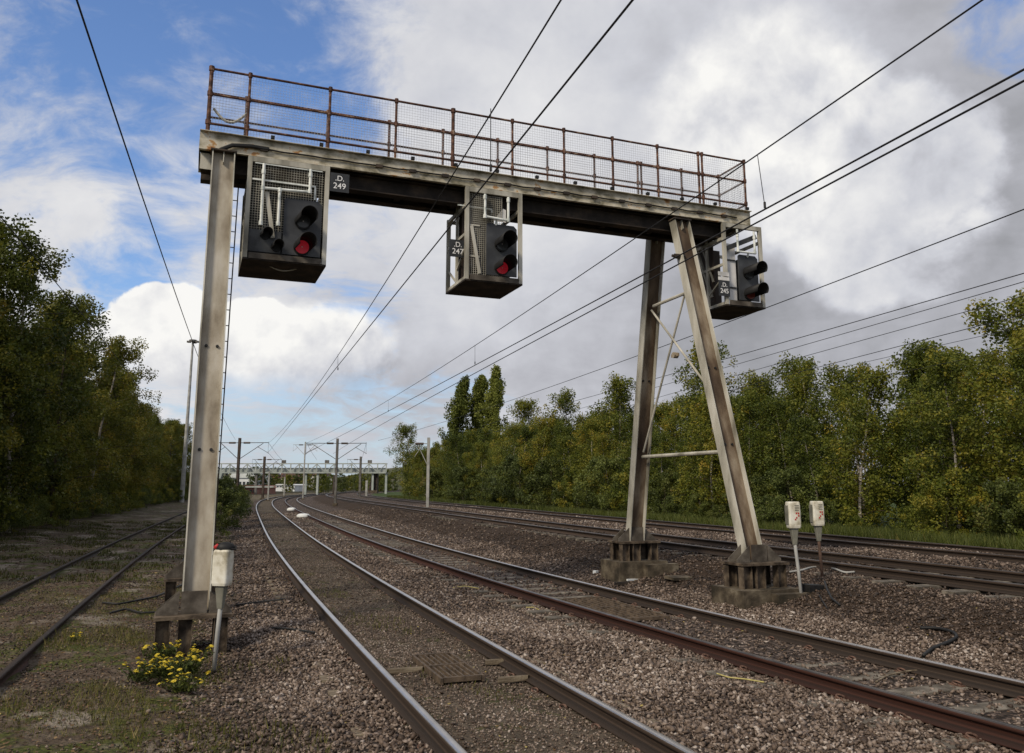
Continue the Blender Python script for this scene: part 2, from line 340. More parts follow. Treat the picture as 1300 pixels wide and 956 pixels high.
# ground sheet following the line
os_ = np.concatenate([[-150, -110, -80, -60, -45, -35, -28, -22, -18, -15, -13], np.arange(-12, 19, .15), [19.5, 20, 21, 22.5, 25, 28, 32, 38, 46, 60, 80, 110, 150]])
sp = np.concatenate([np.arange(-12, 30, .2), np.arange(30, 90, .8), np.arange(90, 465, 4)])
A, B = np.meshgrid(sp, os_, indexing='ij'); X, Y = P(A.ravel(), 0 * A.ravel()); H = np.interp(A.ravel(), SS, hh); Bo = B.ravel()
X = X + Bo * np.cos(H); Y = Y - Bo * np.sin(H); Z = ground_z(A.ravel(), Bo, X, Y)
nA, nB = A.shape; ii = np.arange(nA * nB).reshape(nA, nB)
Fq = np.stack([ii[:-1, :-1].ravel(), ii[:-1, 1:].ravel(), ii[1:, 1:].ravel(), ii[1:, :-1].ravel()], 1)
gm = bpy.data.materials.new('ballast_and_soil'); gm.use_nodes = True; q = G(gm.node_tree); bs = gm.node_tree.nodes['Principled BSDF']
oc = q.n('ShaderNodeTexCoord').outputs['Object']
at_ = q.n('ShaderNodeAttribute'); at_.attribute_name = 'offset'; OF = at_.outputs['Fac']
nA_ = q.noise(oc, .9, 6, .6); nB_ = q.noise(oc, 4.5, 6, .6); nC_ = q.noise(oc, 24, 4, .6)
OFn = q.m('ADD', OF, q.m('MULTIPLY', q.m('SUBTRACT', nA_, .5), 1.6))
vor = q.n('ShaderNodeTexVoronoi'); vor.inputs['Scale'].default_value = 19; q.l(oc, vor.inputs['Vector'])
vc = q.n('ShaderNodeSeparateColor'); q.l(vor.outputs['Color'], vc.inputs[0])
bal = q.ramp(vc.outputs[0], [(0, (.035, .027, .022)), (.35, (.085, .062, .05)), (.7, (.15, .113, .093)), (1, (.24, .19, .16))])
bal = q.mix(q.ss(vor.outputs['Distance'], .3, .75), bal, (.02, .015, .012))
fines = q.ramp(nB_, [(.25, (.040, .031, .022)), (.5, (.085, .067, .049)), (.75, (.15, .122, .092))])
dirt = q.ramp(nC_, [(.25, (.018, .012, .008)), (.5, (.038, .025, .016)), (.8, (.075, .05, .034))])
soil = q.ramp(nB_, [(.25, (.028, .021, .014)), (.5, (.07, .052, .036)), (.72, (.13, .105, .08))])
sand = q.ramp(nC_, [(.2, (.12, .10, .08)), (.8, (.22, .19, .155))])
moss = q.ramp(nC_, [(.25, (.022, .026, .008)), (.5, (.05, .056, .014)), (.8, (.095, .095, .025))])
grs = q.ramp(nB_, [(.3, (.02, .035, .01)), (.6, (.05, .075, .018)), (.8, (.09, .10, .03))])
mossf = q.ss(q.noise(oc, 1.6, 6, .65), .49, .60)
sandf = q.ss(q.noise(q.vm('ADD', oc, (11, 4, 0)).outputs[0], .75, 5, .6), .55, .63)
left = q.mix(1., q.mix(sandf, q.mix(mossf, soil, moss), sand), (1.25, 1.25, 1.25), 'MULTIPLY')
# between rails of the first track: fines with moss streaks
f4 = q.mix(q.m('MULTIPLY', q.ss(q.noise(oc, 2.6, 5, .6), .56, .64), .6), fines, moss)
def band(a, b, w=.25): return q.m('MULTIPLY', q.ss(OFn, a - w, a + w), q.ss(OFn, b - w, b + w, 1, 0))
c = q.mix(q.ss(OFn, -2.6, -1.7), left, bal)
c = q.mix(band(-.85, .85, .12), c, f4)
c = q.mix(band(5.9, 8.0, .3), c, dirt)
c = q.mix(q.m('MULTIPLY', band(8.0, 10.4, .2), .6), c, dirt)
c = q.mix(q.ss(OFn, 15.2, 16.2), c, grs)
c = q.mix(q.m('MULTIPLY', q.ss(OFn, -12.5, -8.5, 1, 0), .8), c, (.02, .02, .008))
q.l(c, bs.inputs['Base Color']); bs.inputs['Roughness'].default_value = .9; bs.inputs['Specular IOR Level'].default_value = .15
bn = q.n('ShaderNodeBump'); bn.inputs['Strength'].default_value = 1.; bn.inputs['Distance'].default_value = .04
q.l(q.m('ADD', q.m('MULTIPLY', vor.outputs['Distance'], -.6), nC_), bn.inputs['Height']); q.l(bn.outputs[0], bs.inputs['Normal'])
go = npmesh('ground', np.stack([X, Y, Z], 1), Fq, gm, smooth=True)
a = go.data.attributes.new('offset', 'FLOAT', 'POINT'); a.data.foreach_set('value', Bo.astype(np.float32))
tag(go, kind='structure')
mb = MB(); mb.add([(-3000, -600, -1.2), (3000, -600, -1.2), (3000, 4500, -1.2), (-3000, 4500, -1.2)], [(0, 1, 2, 3)])
farg = mat('far_fields', [(0, (.03, .04, .015)), (.5, (.055, .065, .02)), (1, (.09, .09, .04))], .02, .9)
tag(mb.build('terrain', farg), kind='structure')

# ------------------------------------------------------------------ rails and sleepers
HW, FW, HT = .036, .07, .155
def rail(s0, s1, of, dof, ztop, mats, label, name='rail', foot=True, group=None):
    prof = [(-FW, -HT), (FW, -HT), (FW, -HT + .012), (.010, -HT + .03), (.010, -.045), (HW, -.036), (HW, -.008), (HW - .010, 0), (-HW + .010, 0), (-HW, -.008), (-HW, -.036), (-.010, -.045), (-.010, -HT + .03), (-FW, -HT + .012)]
    s = np.concatenate([np.arange(s0, min(s1, 60), .5), np.arange(60, s1, 2.)]) if s1 > 60 else np.arange(s0, s1, .5)
    n = len(prof); V = []; o = of(s) + dof
    for u_, w_ in prof:
        x, y = P(s, 0 * s); h = np.interp(s, SS, hh); V.append(np.stack([x + (o + u_) * np.cos(h), y - (o + u_) * np.sin(h), np.full_like(x, ztop + w_)], 1))
    V = np.stack(V, 1).reshape(-1, 3); m_ = len(s); I = np.arange(m_ * n).reshape(m_, n); In = np.roll(I, -1, 1)
    Fc = np.stack([I[:-1].ravel(), In[:-1].ravel(), In[1:].ravel(), I[1:].ravel()], 1)
    ob = npmesh(name, V, Fc, mats[0]); ob.data.materials.append(mats[1])
    mi = np.tile(np.array([1 if k in (6, 7, 8) else 0 for k in range(n)]), m_ - 1); ob.data.polygons.foreach_set('material_index', mi.astype(np.int32))
    return tag(ob, label, 'rail', group)
rail(-5, 330, o1, -.75, 0, (railside_d, railtop), 'left rail of the nearest main track, with the brightest polished top')
rail(-5, 330, o1, .75, 0, (railside_d, railtop), 'right rail of the nearest main track, polished top, beside the bar grating')
rail(-5, 330, o2, -.75, 0, (railside_r, railtop2), 'left rail of the second main track, with red brown sides')
rail(-5, 330, o2, .75, 0, (railside_d, railtop), 'right rail of the second main track, dark sides and bright edge')
rail(-5, 330, o3, -.75, .478, (railside_d, railtop2), 'near rail of the raised dark track behind the gantry legs')
rail(-5, 330, o3, -.60, .455, (railside_d, railtop2), 'lower check rail running close inside the near rail of the raised track', 'check_rail')
rail(-5, 330, o3, .75, .478, (railside_d, railtop2), 'far rail of the raised dark track behind the gantry legs')
rail(-5, 330, o4, -.75, .441, (railside_d, railtop2), 'near rail of the farthest track, beside the green verge')
rail(-5, 330, o4, .75, .441, (railside_d, railtop2), 'far rail of the farthest track, closest to the green verge')
rail(-5, 110, o0, -.75, -.10, (railside_d, railside_d), 'left rail of the overgrown siding below the trees')
rail(-5, 110, o0, .75, -.10, (railside_r, railside_d), 'right rail of the overgrown siding, nearest the left gantry leg')

def make_sleeper(m, clips, label, group, cat='sleeper'):
    t = MB(); L = 1.27; t.prism([(-.13, -.15), (.13, -.15), (.12, 0), (-.12, 0)], 'x', -L, L)
    if not clips:
        o = t.build('sleeper', m); return tag(o, label, cat, group)
    r = thing('sleeper', (0, 0, 0), 0, label, cat, group); t.build('block', m, r)
    for sx in (-.75, .75):
        for k in (-1, 1):
            c = MB(); x = sx + k * .105; pts = []
            for j in range(11):
                a = j / 10 * 4.9 - .6; pts.append((x + k * .035 * math.cos(a) * .8, .045 * math.sin(a), .02 + .014 * math.sin(a * .7)))
            c.tube(pts, .009, 6).box(x - .03, x + .03, -.075, .075, -.001, .012).build('rail_clip', clipm, r)
    return r
def lay(proto, s_list, of, z):
    for i, s in enumerate(s_list):
        o = proto if i == 0 else dup(proto)
        x, y = P(s, 0.); h = heading(s); oo = float(of(s))
        o.location = (float(x) + oo * math.cos(h), float(y) - oo * math.sin(h), z + random.uniform(-.004, .004)); o.rotation_euler = (random.uniform(-.01, .01), 0, -h + random.uniform(-.012, .012))
lay(make_sleeper(sleeperm, True, 'grey brown sleeper with rusty clips, half buried under the second main track', 'sleepers of the second main track'), np.arange(-3, 45, .68), o2, -.160)
lay(make_sleeper(timber, True, 'timber sleeper almost buried in fines under the nearest main track', 'sleepers of the nearest main track'), np.arange(-3, 28, .68), o1, -.187)
lay(make_sleeper(sleeperm, False, 'dark sleeper under the raised track behind the gantry legs', 'sleepers of the raised track'), np.arange(-3, 40, .68), o3, .318)

# gratings between the rails
def grating(s, off, L, Wd, z, label):
    x, y = P(s, off); h = heading(s); r = thing('bar_grating', (float(x), float(y), z), -h, label, 'grating')
    f = MB(); 
    for k in (-1, 1): f.box(k * Wd / 2 - .014, k * Wd / 2 + .014, -L / 2, L / 2, -.06, .0)
    for yy in (-L / 2 + .02, 0, L / 2 - .02): f.box(-Wd / 2 + .021, Wd / 2 - .021, yy - .018, yy + .018, -.045, .004)
    f.build('frame', gratem, r)
    n = 6
    for k in range(n):
        xx = -Wd / 2 + (k + 1) * Wd / (n + 1); b = MB(); b.box(xx - .010, xx + .010, -L / 2 + .04, L / 2 - .04, -.040, -.004).build('bar', gratem, r)
    MB().box(-Wd / 2 + .025, Wd / 2 - .025, -L / 2 + .05, L / 2 - .05, -.055, -.048).build('gap_shade', black, r)  # black sheet added below the bars as the shade in the gaps
gx = gp(546, 831, -.10); s_, o_ = so_of(gx[0], gx[1]); grating(s_ - .62, o_ + .02, 1.25, .44, -.09, 'brown steel bar grating lying between the rails of the nearest track')
gx = gp(793, 770, -.10); s_, o_ = so_of(gx[0], gx[1]); grating(s_, float(o2(s_)), 2.3, .72, -.09, 'long dark bar grating lying between the rails of the second track')
for px, py, a, L, lab in ((515, 851, .1, .42, 'short timber board touching the left side of the near grating'), (633, 840, .05, .33, 'thin timber strip right of the near grating, the farther one'), (652, 862, .12, .36, 'thin timber strip right of the near grating, the closer one')):
    p = gp(px, py, -.13); tag(MB().prism([(-L / 2, -.030), (L / 2 - .03, -.022), (L / 2, .02), (-L / 2 + .02, .034)], 'z', -.03, .02).build('board', timber), lab, 'board'); o = COL.objects[-1] if False else bpy.data.objects[-1]
    ob = [k for k in bpy.data.objects if k.get('label') == lab][0]; ob.location = (p[0], p[1], p[2] + .005); ob.rotation_euler = (0, 0, a + R(14))

# ------------------------------------------------------------------ ballast stones
def stone_templates(k):
    T = []
    for _ in range(k):
        bm = bmesh.new()
        for _j in range(9):
            v = Vector(rng.normal(size=3)); v.normalize(); v *= random.uniform(.75, 1.05); bm.verts.new((v.x * 1.05, v.y * .85, v.z * .65))
        bmesh.ops.convex_hull(bm, input=bm.verts, use_existing_faces=False)
        for v in [v for v in bm.verts if not v.link_faces]: bm.verts.remove(v)
        bmesh.ops.triangulate(bm, faces=bm.faces); bm.verts.index_update()
        T.append((np.array([v.co[:] for v in bm.verts]), np.array([[v.index for v in f.verts] for f in bm.faces]))); bm.free()
    return T
TPL = stone_templates(10)
def in_view(x, y, m=8): 
    a = np.degrees(np.arctan2(x, y)); return (np.abs(a) < 32.5 + m) & (y > 3.2)
def scatter(n, s0, s1, oa, ob, size, name_, flat=None):
    s = rng.uniform(s0, s1, n); o = rng.uniform(oa, ob, n); x, y = P(s, 0 * s); h = np.interp(s, SS, hh); x = x + o * np.cos(h); y = y - o * np.sin(h)
    k = in_view(x, y)
    d = np.ones(n)
    d = np.where(np.abs(o) < .72, .95, d); d = np.where(np.abs(np.abs(o) - .75) < .07, 0, d)
    O2 = o2(s); d = np.where(np.abs(o - O2) < .68, .16, d); d = np.where(np.abs(np.abs(o - O2) - .75) < .07, 0, d)
    d = np.where(o < -1.5, np.clip((o + 2.9) / 1.4, .03, 1), d)
    O3 = o3(s); d = np.where(np.abs(o - O3) < 1., .35, d); d = np.where((o > 6.2) & (o < O3 - .85), .55, d)
    d = np.where((np.abs(np.abs(o - O3) - .75) < .09), 0, d); d = np.where(np.abs(np.abs(o - o4(s)) - .75) < .09, 0, d)
    if flat: d = np.clip((np.sin(x * 2.1 + np.sin(y * 1.3) * 2) + np.sin(y * 1.9 - x * .7) + .9) * .6, .08, 1) * (np.abs(np.abs(o + 5.18) - .75) > .07)
    k &= rng.uniform(size=n) < d
    s, o, x, y = s[k], o[k], x[k], y[k]; n = len(s); z = ground_z(s, o, x, y)
    sz = size * rng.lognormal(0, .30, n) * np.where(np.abs(o) < .75, .55, 1.) ; sz = np.clip(sz, size * .4, size * 2)
    dark = np.full(n, -.12) if flat else np.where((o > 5.9) & (o < o3(s) + 1.2), -.22, 0) + np.where(o > 12, .10, 0) + np.where(o < -1.9, -.12, 0) + np.where(np.abs(o) < .8, -.03, 0) + np.where((np.abs(o - 1.8) < .7), .06, 0)
    Vs, Fs, Ts = [], [], []; vb = 0
    for t, (TV, TF) in enumerate(TPL):
        idx = np.arange(t, n, len(TPL))
        if not len(idx): continue
        m = len(idx); a = rng.uniform(0, 6.28, m); b = rng.normal(0, .5, m); c_ = rng.normal(0, .5, m)
        ca, sa, cb, sb, cc, sc = np.cos(a), np.sin(a), np.cos(b), np.sin(b), np.cos(c_), np.sin(c_)
        v = TV[None] * sz[idx][:, None, None]
        x1, y1, z1 = v[..., 0], v[..., 1] * cb[:, None] - v[..., 2] * sb[:, None], v[..., 1] * sb[:, None] + v[..., 2] * cb[:, None]
        x2, z2 = x1 * cc[:, None] + z1 * sc[:, None], -x1 * sc[:, None] + z1 * cc[:, None]
        x3, y3 = x2 * ca[:, None] - y1 * sa[:, None], x2 * sa[:, None] + y1 * ca[:, None]
        VV = np.stack([x3 + x[idx][:, None], y3 + y[idx][:, None], z2 + (z[idx] + sz[idx] * rng.uniform(-.1, .6, m))[:, None]], -1).reshape(-1, 3)
        FF = (TF[None] + (np.arange(m) * len(TV))[:, None, None]).reshape(-1, 3) + vb
        tt = np.repeat(np.clip(rng.beta(1.7, 2.0, m) + dark[idx] + .07 * np.sin(x[idx] * 1.9 + 2 * np.sin(y[idx] * 1.1)) + .06 * np.sin(y[idx] * 2.7 + x[idx] * 1.3), 0, 1), len(TF))
        Vs.append(VV); Fs.append(FF); Ts.append(tt); vb += len(VV)
    return tag(npmesh(name_, np.concatenate(Vs), np.concatenate(Fs), stone_m, np.concatenate(Ts)), kind='stuff')
tag(scatter(185000, -4.5, 8, -3.2, 8.3, .0235, 'ballast_stones'), 'pinkish brown ballast stones around the nearest rails', 'ballast')
tag(scatter(100000, 8, 22, -3.2, 16.3, .029, 'ballast_stones'), 'brown ballast stones in the middle distance around the gantry feet', 'ballast')
tag(scatter(42000, 22, 60, -3.0, 16.3, .042, 'ballast_stones'), 'distant ballast stones beside the curving tracks', 'ballast')
tag(scatter(52000, -6, 8, 8.3, 16.3, .030, 'ballast_stones'), 'dark ballast stones around the raised tracks at the right', 'ballast')

tag(scatter(70000, -4.5, 16, -9.5, -2.2, .014, 'loose_gravel', True), 'loose dark gravel and clods over the overgrown siding', 'gravel')

# ------------------------------------------------------------------ overhead line masts, wires
def wire(pts, r, label, cat='wire', name='overhead_wire', group=None, sag=0, ext=None):
    pts = np.array(pts, float); t = np.concatenate([[0], np.cumsum(np.linalg.norm(np.diff(pts, axis=0), axis=1))]); t /= t[-1]; r = r * .74
    deg = 2 if len(pts) > 3 else 1
    tt = np.linspace(0, 1, 24); C = [np.polyval(np.polyfit(t, pts[:, k], deg), tt) for k in range(3)]
    return tag(MB().tube(np.stack(C, 1), r, 6).build(name, wirem), label, cat, group)
def wpts(pix, z, pre=None, post=None):
    L = [gp(x, y, z if not hasattr(z, '__len__') else z[i]) for i, (x, y) in enumerate(pix)]
    if pre is not None: d = L[0] - L[1]; L.insert(0, L[0] + d / np.linalg.norm(d) * pre)
    return L + ([np.array(post)] if post is not None else [])
wire(wpts([(709, 0), (646.7, 100), (540, 264.7), (450, 420), (390, 510), ], 5.7, 10, post=(at(302, 600, 76)[0] + 2.7, 76, 5.8)), .012, 'upper carrying wire over the nearest track, crossing in front of the gantry', name='catenary_wire')
wire(wpts([(798, 0), (717, 100), (540, 321), (440, 455)], 4.9, 10, post=(at(302, 600, 76)[0] + 2.7, 76, 4.9)), .012, 'lower contact wire over the nearest track, passing the middle signal', name='contact_wire')
wire(wpts([(1245, 0), (1026, 150), (941, 208.6), (780, 317.8), (657.6, 400), (599.4, 440), (470, 523.8)], 5.9, 10, post=(at(427, 600, 76)[0] - 2.9, 76, 5.8)), .012, 'carrying wire of the second track, meeting the right end of the handrail', name='catenary_wire')
wire(wpts([(1300, 87), (1060, 216), (956, 271.5), (780, 369), (721, 400), (645, 440), (470, 535)], 4.9, 10, post=(at(427, 600, 76)[0] - 2.9, 76, 4.9)), .013, 'upper of two close wires crossing the right signal box', name='contact_wire')
wire(wpts([(1300, 99), (1060, 227.5), (956, 285), (865, 334), (780, 381), (747, 400), (674, 440), (470, 544.6)], 4.9, 10, post=(at(427, 600, 76)[0] - .3, 76, 4.8)), .013, 'lower of two close wires, touching the insulator on the gantry leg', name='feeder_wire')
wire(wpts([(1300, 264), (1060, 356.5), (868, 428), (800, 455), (655, 507), (508, 553)], 6.4, 12, post=(at(427, 600, 76)[0] + 2.7, 76.1, 5.8)), .015, 'single wire below the right signal running down to the trees', name='catenary_wire')
wire(wpts([(1300, 346), (1182.7, 380), (980, 438.7), (790, 493), (675.6, 524), (610, 541)], 5.4, 12), .012, 'highest of the bundle of wires over the right hand trees', name='contact_wire')
wire(wpts([(1300, 356), (1216, 380), (980, 448), (790, 503), (688, 535), (610, 552)], 5.4, 12), .010, 'second highest of the bundle of wires over the right hand trees', name='contact_wire')
wire(wpts([(1300, 376), (980, 463.6), (728, 536)], 6.4, 12), .013, 'middle wire of the bundle over the right hand trees', name='catenary_wire')
wire(wpts([(1300, 400), (1033, 467), (900, 503)], 5.4, 12), .012, 'fourth wire down of the bundle over the right hand trees', name='contact_wire')
wire(wpts([(1300, 415.6), (1037, 473), (900, 506)], 5.4, 12), .009, 'fifth wire down of the bundle over the right hand trees', name='contact_wire')
wire(wpts([(1300, 441), (1243, 453), (1193, 462.5), (1056, 490)], 5, 12), .009, 'lowest wire of the bundle, in front of the right hand tree tops', name='contact_wire')
wire(wpts([(99, 0), (245, 434), (285, 534), (299, 558)], 6.2, 5), .014, 'lone wire falling steeply in the sky left of the gantry', name='feeder_wire')
wire(wpts([(0, 277), (61, 349), (157, 464)], 6.0, 8, post=(-23.5, 54, 6.0)), .013, 'dark wire running in front of the left hand trees', name='feeder_wire')
for i, (xa, za, xb, zb2, lab) in enumerate(((at(302, 600, 76)[0] + 2.7, 5.8, at(335, 600, 123)[0] + 2.6, 5.7, 'far carrying wire from the dark mast to the footbridge'), (at(302, 600, 76)[0] + 2.7, 4.9, at(335, 600, 123)[0] + 2.6, 4.8, 'far contact wire from the dark mast to the footbridge'),
        (at(427, 600, 76)[0] - 2.9, 5.8, at(457.5, 600, 123)[0] - 6.6, 5.7, 'far carrying wire left of the middle mast'), (at(427, 600, 76)[0] + 2.7, 5.8, at(457.5, 600, 123)[0] + .1, 5.7, 'far carrying wire right of the middle mast'))):
    tag(MB().tube([(xa, 76, za), ((xa + xb) / 2, 99.5, min(za, zb2) - .05), (xb, 123, zb2)], .014, 5).build('overhead_wire', wirem), lab, 'wire')
def dropper(px0, py0, px1, py1, z0, z1, label):
    a = gp(px0, py0, z0); b = gp(px1, py1, z1)
    tag(MB().tube([a, b], .005, 5).tube([b - (0, 0, .02), b + (0, 0, .05)], .014, 6).build('dropper', wirem), label, 'wire')
dropper(623, 138, 623, 215, 5.7, 4.9, 'thin vertical dropper joining the two wires in front of the handrail')
dropper(961.6, 196, 971, 262, 5.9, 4.9, 'thin vertical dropper just right of the end of the walkway')
dropper(603, 438, 603, 461.6, 5.9, 4.9, 'short dropper between wires above the poplars')
dropper(493, 509, 493, 522, 5.9, 4.9, 'tiny dropper between wires left of the poplars')
dropper(429, 450, 429, 469, 5.7, 4.9, 'short dropper between the wires over the white clouds')

def mast(px, Y, ztop, z0, m, arms, label, w=.2, heads=True, hang=1.0):
    x = (px - 650) / 1042. * Y * 1.0
    x = at(px, 600, Y)[0]
    r = thing('overhead_line_mast', (x, Y, z0), 0, label, 'mast'); h = ztop - z0
    b = MB(); b.box(-w / 2, w / 2, -w * .55, -w * .42, 0, h).box(-w / 2, w / 2, w * .42, w * .55, 0, h).box(-.02, .02, -w * .42 + .001, w * .42 - .001, 0, h - .01); b.build('pole', m, r)
    MB().box(-w, w, -w, w, -.3, .12).build('footing', concrete, r)
    for k in arms:                          # k = signed reach in metres
        sg = 1 if k > 0 else -1; c = MB(); za = h - .45
        c.tube([(sg * w * .6, 0, za), (k, 0, za + .02)], .035, 6); c.tube([(sg * w * .6, 0, za - 1.45), (k * .82, 0, za - .04)], .03, 6)
        c.build('cantilever', m, r)
        ins = MB(); ins.tube([(sg * (w * .6 + .25), 0, za), (sg * (w * .6 + .85), 0, za)], .085, 8); ins.build('insulator', mastd, r)
        rg = MB(); rg.tube([(k * .62, 0, za - .35), (k * .95, 0, za - .85), (k * 1.02, 0, za - .95)], .022, 5).tube([(k, 0, za + .12), (k, 0, za - hang)], .012, 5); rg.build('registration_arm', m, r)
    return r
mast(302, 76, 6.25, -.2, mastd, (-2.1, 2.7), 'dark steel mast with cantilever arms on both sides, just right of the left gantry leg', .22)
mast(427, 76, 6.2, .15, mastm, (-2.9, 2.7), 'grey steel mast with two cantilever arms standing between the curving tracks', .2)
mast(543.5, 60, 5.35, .2, mastl, (-1.0,), 'pale grey mast beside the farthest track in front of the right hand trees', .2, hang=.5)
mast(335, 123, 6.2, -.1, mastd, (-1.8, 2.6), 'far dark mast seen below the footbridge left of the tracks', .3)
mast(457.5, 123, 6.2, .1, mastm, (-2.0,), 'far mast rising behind the footbridge near its right end', .3)
mast(386, 123, 8.4, -.1, mastl, (-1.8, 1.8), 'tall thin pale mast rising above the footbridge in the middle', .16)
mast(342, 110, 3.8, -.1, mastl, (), 'short pale post left of the far curve, under the footbridge', .18)
mast(466, 118, 2.6, .2, mastl, (), 'short white post right of the far tracks under the footbridge', .3)
mast(424, 150, 3.6, 0, mastd, (), 'thin far post under the middle of the footbridge', .2)
mast(362, 150, 3.4, 0, mastl, (), 'far grey post under the footbridge beside the white roof', .2)
# tall lamp mast
lp = at(236, 560, 100); lr = thing('lamp_mast', (lp[0], 100, -.2), 0, 'very tall slender lamp mast behind the left gantry leg', 'lamp')
lt = at(242.5, 434, 100)[2] + .2
MB().tube([(0, 0, 0), (0, 0, lt * .5), (0, 0, lt)], [.28, .2, .12], 10).build('pole', mastl, lr)
MB().tube([(0, 0, lt), (0, 0, lt + .25)], [.45, .45], 10).build('head_ring', mastm, lr)
for k in range(4):
    a = k * math.pi / 2; MB().box(math.cos(a) * .5 - .2, math.cos(a) * .5 + .2, math.sin(a) * .5 - .2, math.sin(a) * .5 + .2, lt - .1, lt + .12).build('lamp_head', mastm, lr)

# ------------------------------------------------------------------ signal gantry
GX, GY, GZ, GR = -4.83, 12.76, -.2, R(21.5)
gant = thing('signal_gantry', (GX, GY, GZ), GR, 'weathered grey steel signal gantry with rusty handrails spanning two tracks', 'gantry')
OF3 = (0, 0, GZ)
def gb(mb, name, m, parent=gant, smooth=False): return mb.build(name, m, parent, OF3, smooth)
def hleg(t, v0, z0, v1, z1, wm, nm='leg'):
    p0, p1 = (t, v0, z0), (t, v1, z1); m = MB()
    m.bar(p0, p1, .018, .20, (1, 0, 0), 0, (-.165, 0)); m.bar(p0, p1, .018, .20, (1, 0, 0), 0, (.165, 0))
    o = gb(m, nm, galv)
    wbm = MB(); wbm.bar(p0, p1, .31, .012, (1, 0, 0), 0, (0, 0)); wo = wbm.build('web', wm, o, OF3)
    # bolt heads and top stiffener
    bt = MB(); a = np.array(p1) - np.array(p0); L = np.linalg.norm(a); a /= L; nrm = np.cross(a, (1, 0, 0)); nrm = nrm if nrm[1] < 0 else -nrm
    for fr in (.52, .30):
        for dx in (-.075, .075):
            c0 = np.array(p0) + a * L * fr + np.array([dx, 0, 0]); bt.tube([c0 + nrm * .004, c0 + nrm * .03], .022, 8)
    bt.build('bolts', black, o, OF3)
    MB().bar(np.array(p1) - a * .22, np.array(p1), .012, .17, (1, 0, 0)).build('stiffener', galv, o, OF3)
    cp = MB(); cp.box(t - .20, t + .20, v1 - .13, v1 + .13, z1, z1 + .025); cp.build('cap_plate', under, o, OF3)
    return o
def foot(t, v, zp, zg, plinth):
    s = MB(); s.box(t - .46, t + .46, v - .30, v + .30, zp, zp + .04); gb(s, 'base_plate', pedestal)
    gsm = MB()
    for vv in (v - .115, v + .115):
        for sg in (-1, 1):
            gsm.prism([(t + sg * .18, zp + .041), (t + sg * .44, zp + .041), (t + sg * .44, zp + .09), (t + sg * .18, zp + .31)][::sg], 'y', vv - .007, vv + .007)
    gsm.prism([(t - .155, zp + .041), (t + .155, zp + .041), (t + .155, zp + .32), (t - .155, zp + .32)], 'y', v - .130, v - .123)
    gb(gsm, 'gusset_plates', gusset)
    for dx in (-.35, -.09, .33):
        for dy in (-.2, .2):
            pd = MB(); pd.box(t + dx - .075, t + dx + .075, v + dy - .006, v + dy + .006, zg, zp - .001)
            pd.box(t + dx - .085, t + dx - .075, v + dy - .07, v + dy + .07, zg, zp - .002); pd.box(t + dx + .075, t + dx + .085, v + dy - .07, v + dy + .07, zg, zp - .002); gb(pd, 'pedestal_stub', pedestal)
    if plinth:
        c = MB(); c.prism([(t - .60, v - .46), (t + .50, v - .48), (t + .54, v + .42), (t - .57, v + .44)], 'z', zg - .5, zg); c.prism([(t - .08, v - .66), (t + .66, v - .64), (t + .68, v - .482), (t - .08, v - .482)], 'z', zg - .5, zg - .05); gb(c, 'concrete_plinth', concrete)
    else:
        c = MB(); c.box(t - .5, t + .5, v - .36, v + .36, zg - .5, zg - .09); gb(c, 'concrete_plinth', concrete)
hleg(0., -2.1, .26, -.44, 7.13, legweb); hleg(0., 1.7, .30, .44, 7.1, galvd)
foot(-.02, -2.13, .20, -.24, False); foot(0, 1.72, .26, -.24, False)
hleg(8.62, -2.22, .62, -.44, 7.05, galvd); hleg(8.62, 1.66, .70, .44, 7.05, galvd)
foot(8.62, -2.26, .56, .20, True); foot(8.62, 1.69, .66, .31, True)
# bracing of the right A-frame and of the left one
def brace(t, zlo, zhi, front, rear):
    lf = lambda z: (front[0] + (z - .5) / 6.6 * (front[1] - front[0])); lr_ = lambda z: rear[0] + (z - .5) / 6.6 * (rear[1] - rear[0])
    for p0, p1, r_ in (((t, lf(zlo) + .08, zlo), (t, lr_(zlo) - .08, zlo), .035), ((t, lf(zhi) + .1, zhi), (t, lr_(zhi) - .1, zhi - .02), .035), ((t - .02, lf(zlo + .9) + .08, zlo + 1.0), (t - .02, lr_(zhi) - .05, zhi - .1), .022), ((t + .02, lr_(zlo) - .08, zlo + .1), (t + .02, lf(zhi + .3) + .1, zhi + .3), .022)):
        gb(MB().tube([p0, p1], r_, 8), 'brace', galv)
    gb(MB().tube([(t - .05, (lf(4.4) + lr_(4.4)) / 2, 4.38), (t + .05, (lf(4.4) + lr_(4.4)) / 2, 4.38)], .06, 8).box(t - .012, t + .012, (lf(4.4) + lr_(4.4)) / 2 - .13, (lf(4.4) + lr_(4.4)) / 2 + .13, 4.35, 4.41), 'brace_clamp', galvd)
brace(8.62, 2.43, 5.55, (-2.25, -.44), (1.68, .44))
# walkway frame and girder
T0, T1 = -.38, 10.42
def channel(z0, z1, v, sgn, m, nm, t0=T0, t1=T1, tw=.07):
    c = MB(); c.box(t0, t1, v - .006, v + .006, z0 + .012, z1 - .012)
    c.box(t0, t1, min(v, v - sgn * tw), max(v, v - sgn * tw), z1 - .011, z1); c.box(t0, t1, min(v, v - sgn * tw), max(v, v - sgn * tw), z0, z0 + .011)
    return gb(c, nm, m)
channel(7.17, 7.50, -.36, 1, beamm, 'front_channel'); channel(7.17, 7.50, .60, -1, beamm, 'rear_channel')
gb(MB().box(T0, T0 + .012, -.353, .593, 7.18, 7.49), 'end_plate', beamm); gb(MB().box(T1 - .012, T1, -.353, .593, 7.18, 7.49), 'end_plate', beamm)
dk_ = MB(); dk_.box(T0 + .01, T1 - .01, -.345, .585, 7.502, 7.53)
gb(dk_, 'walkway_deck', deckm)
gr_ = MB()
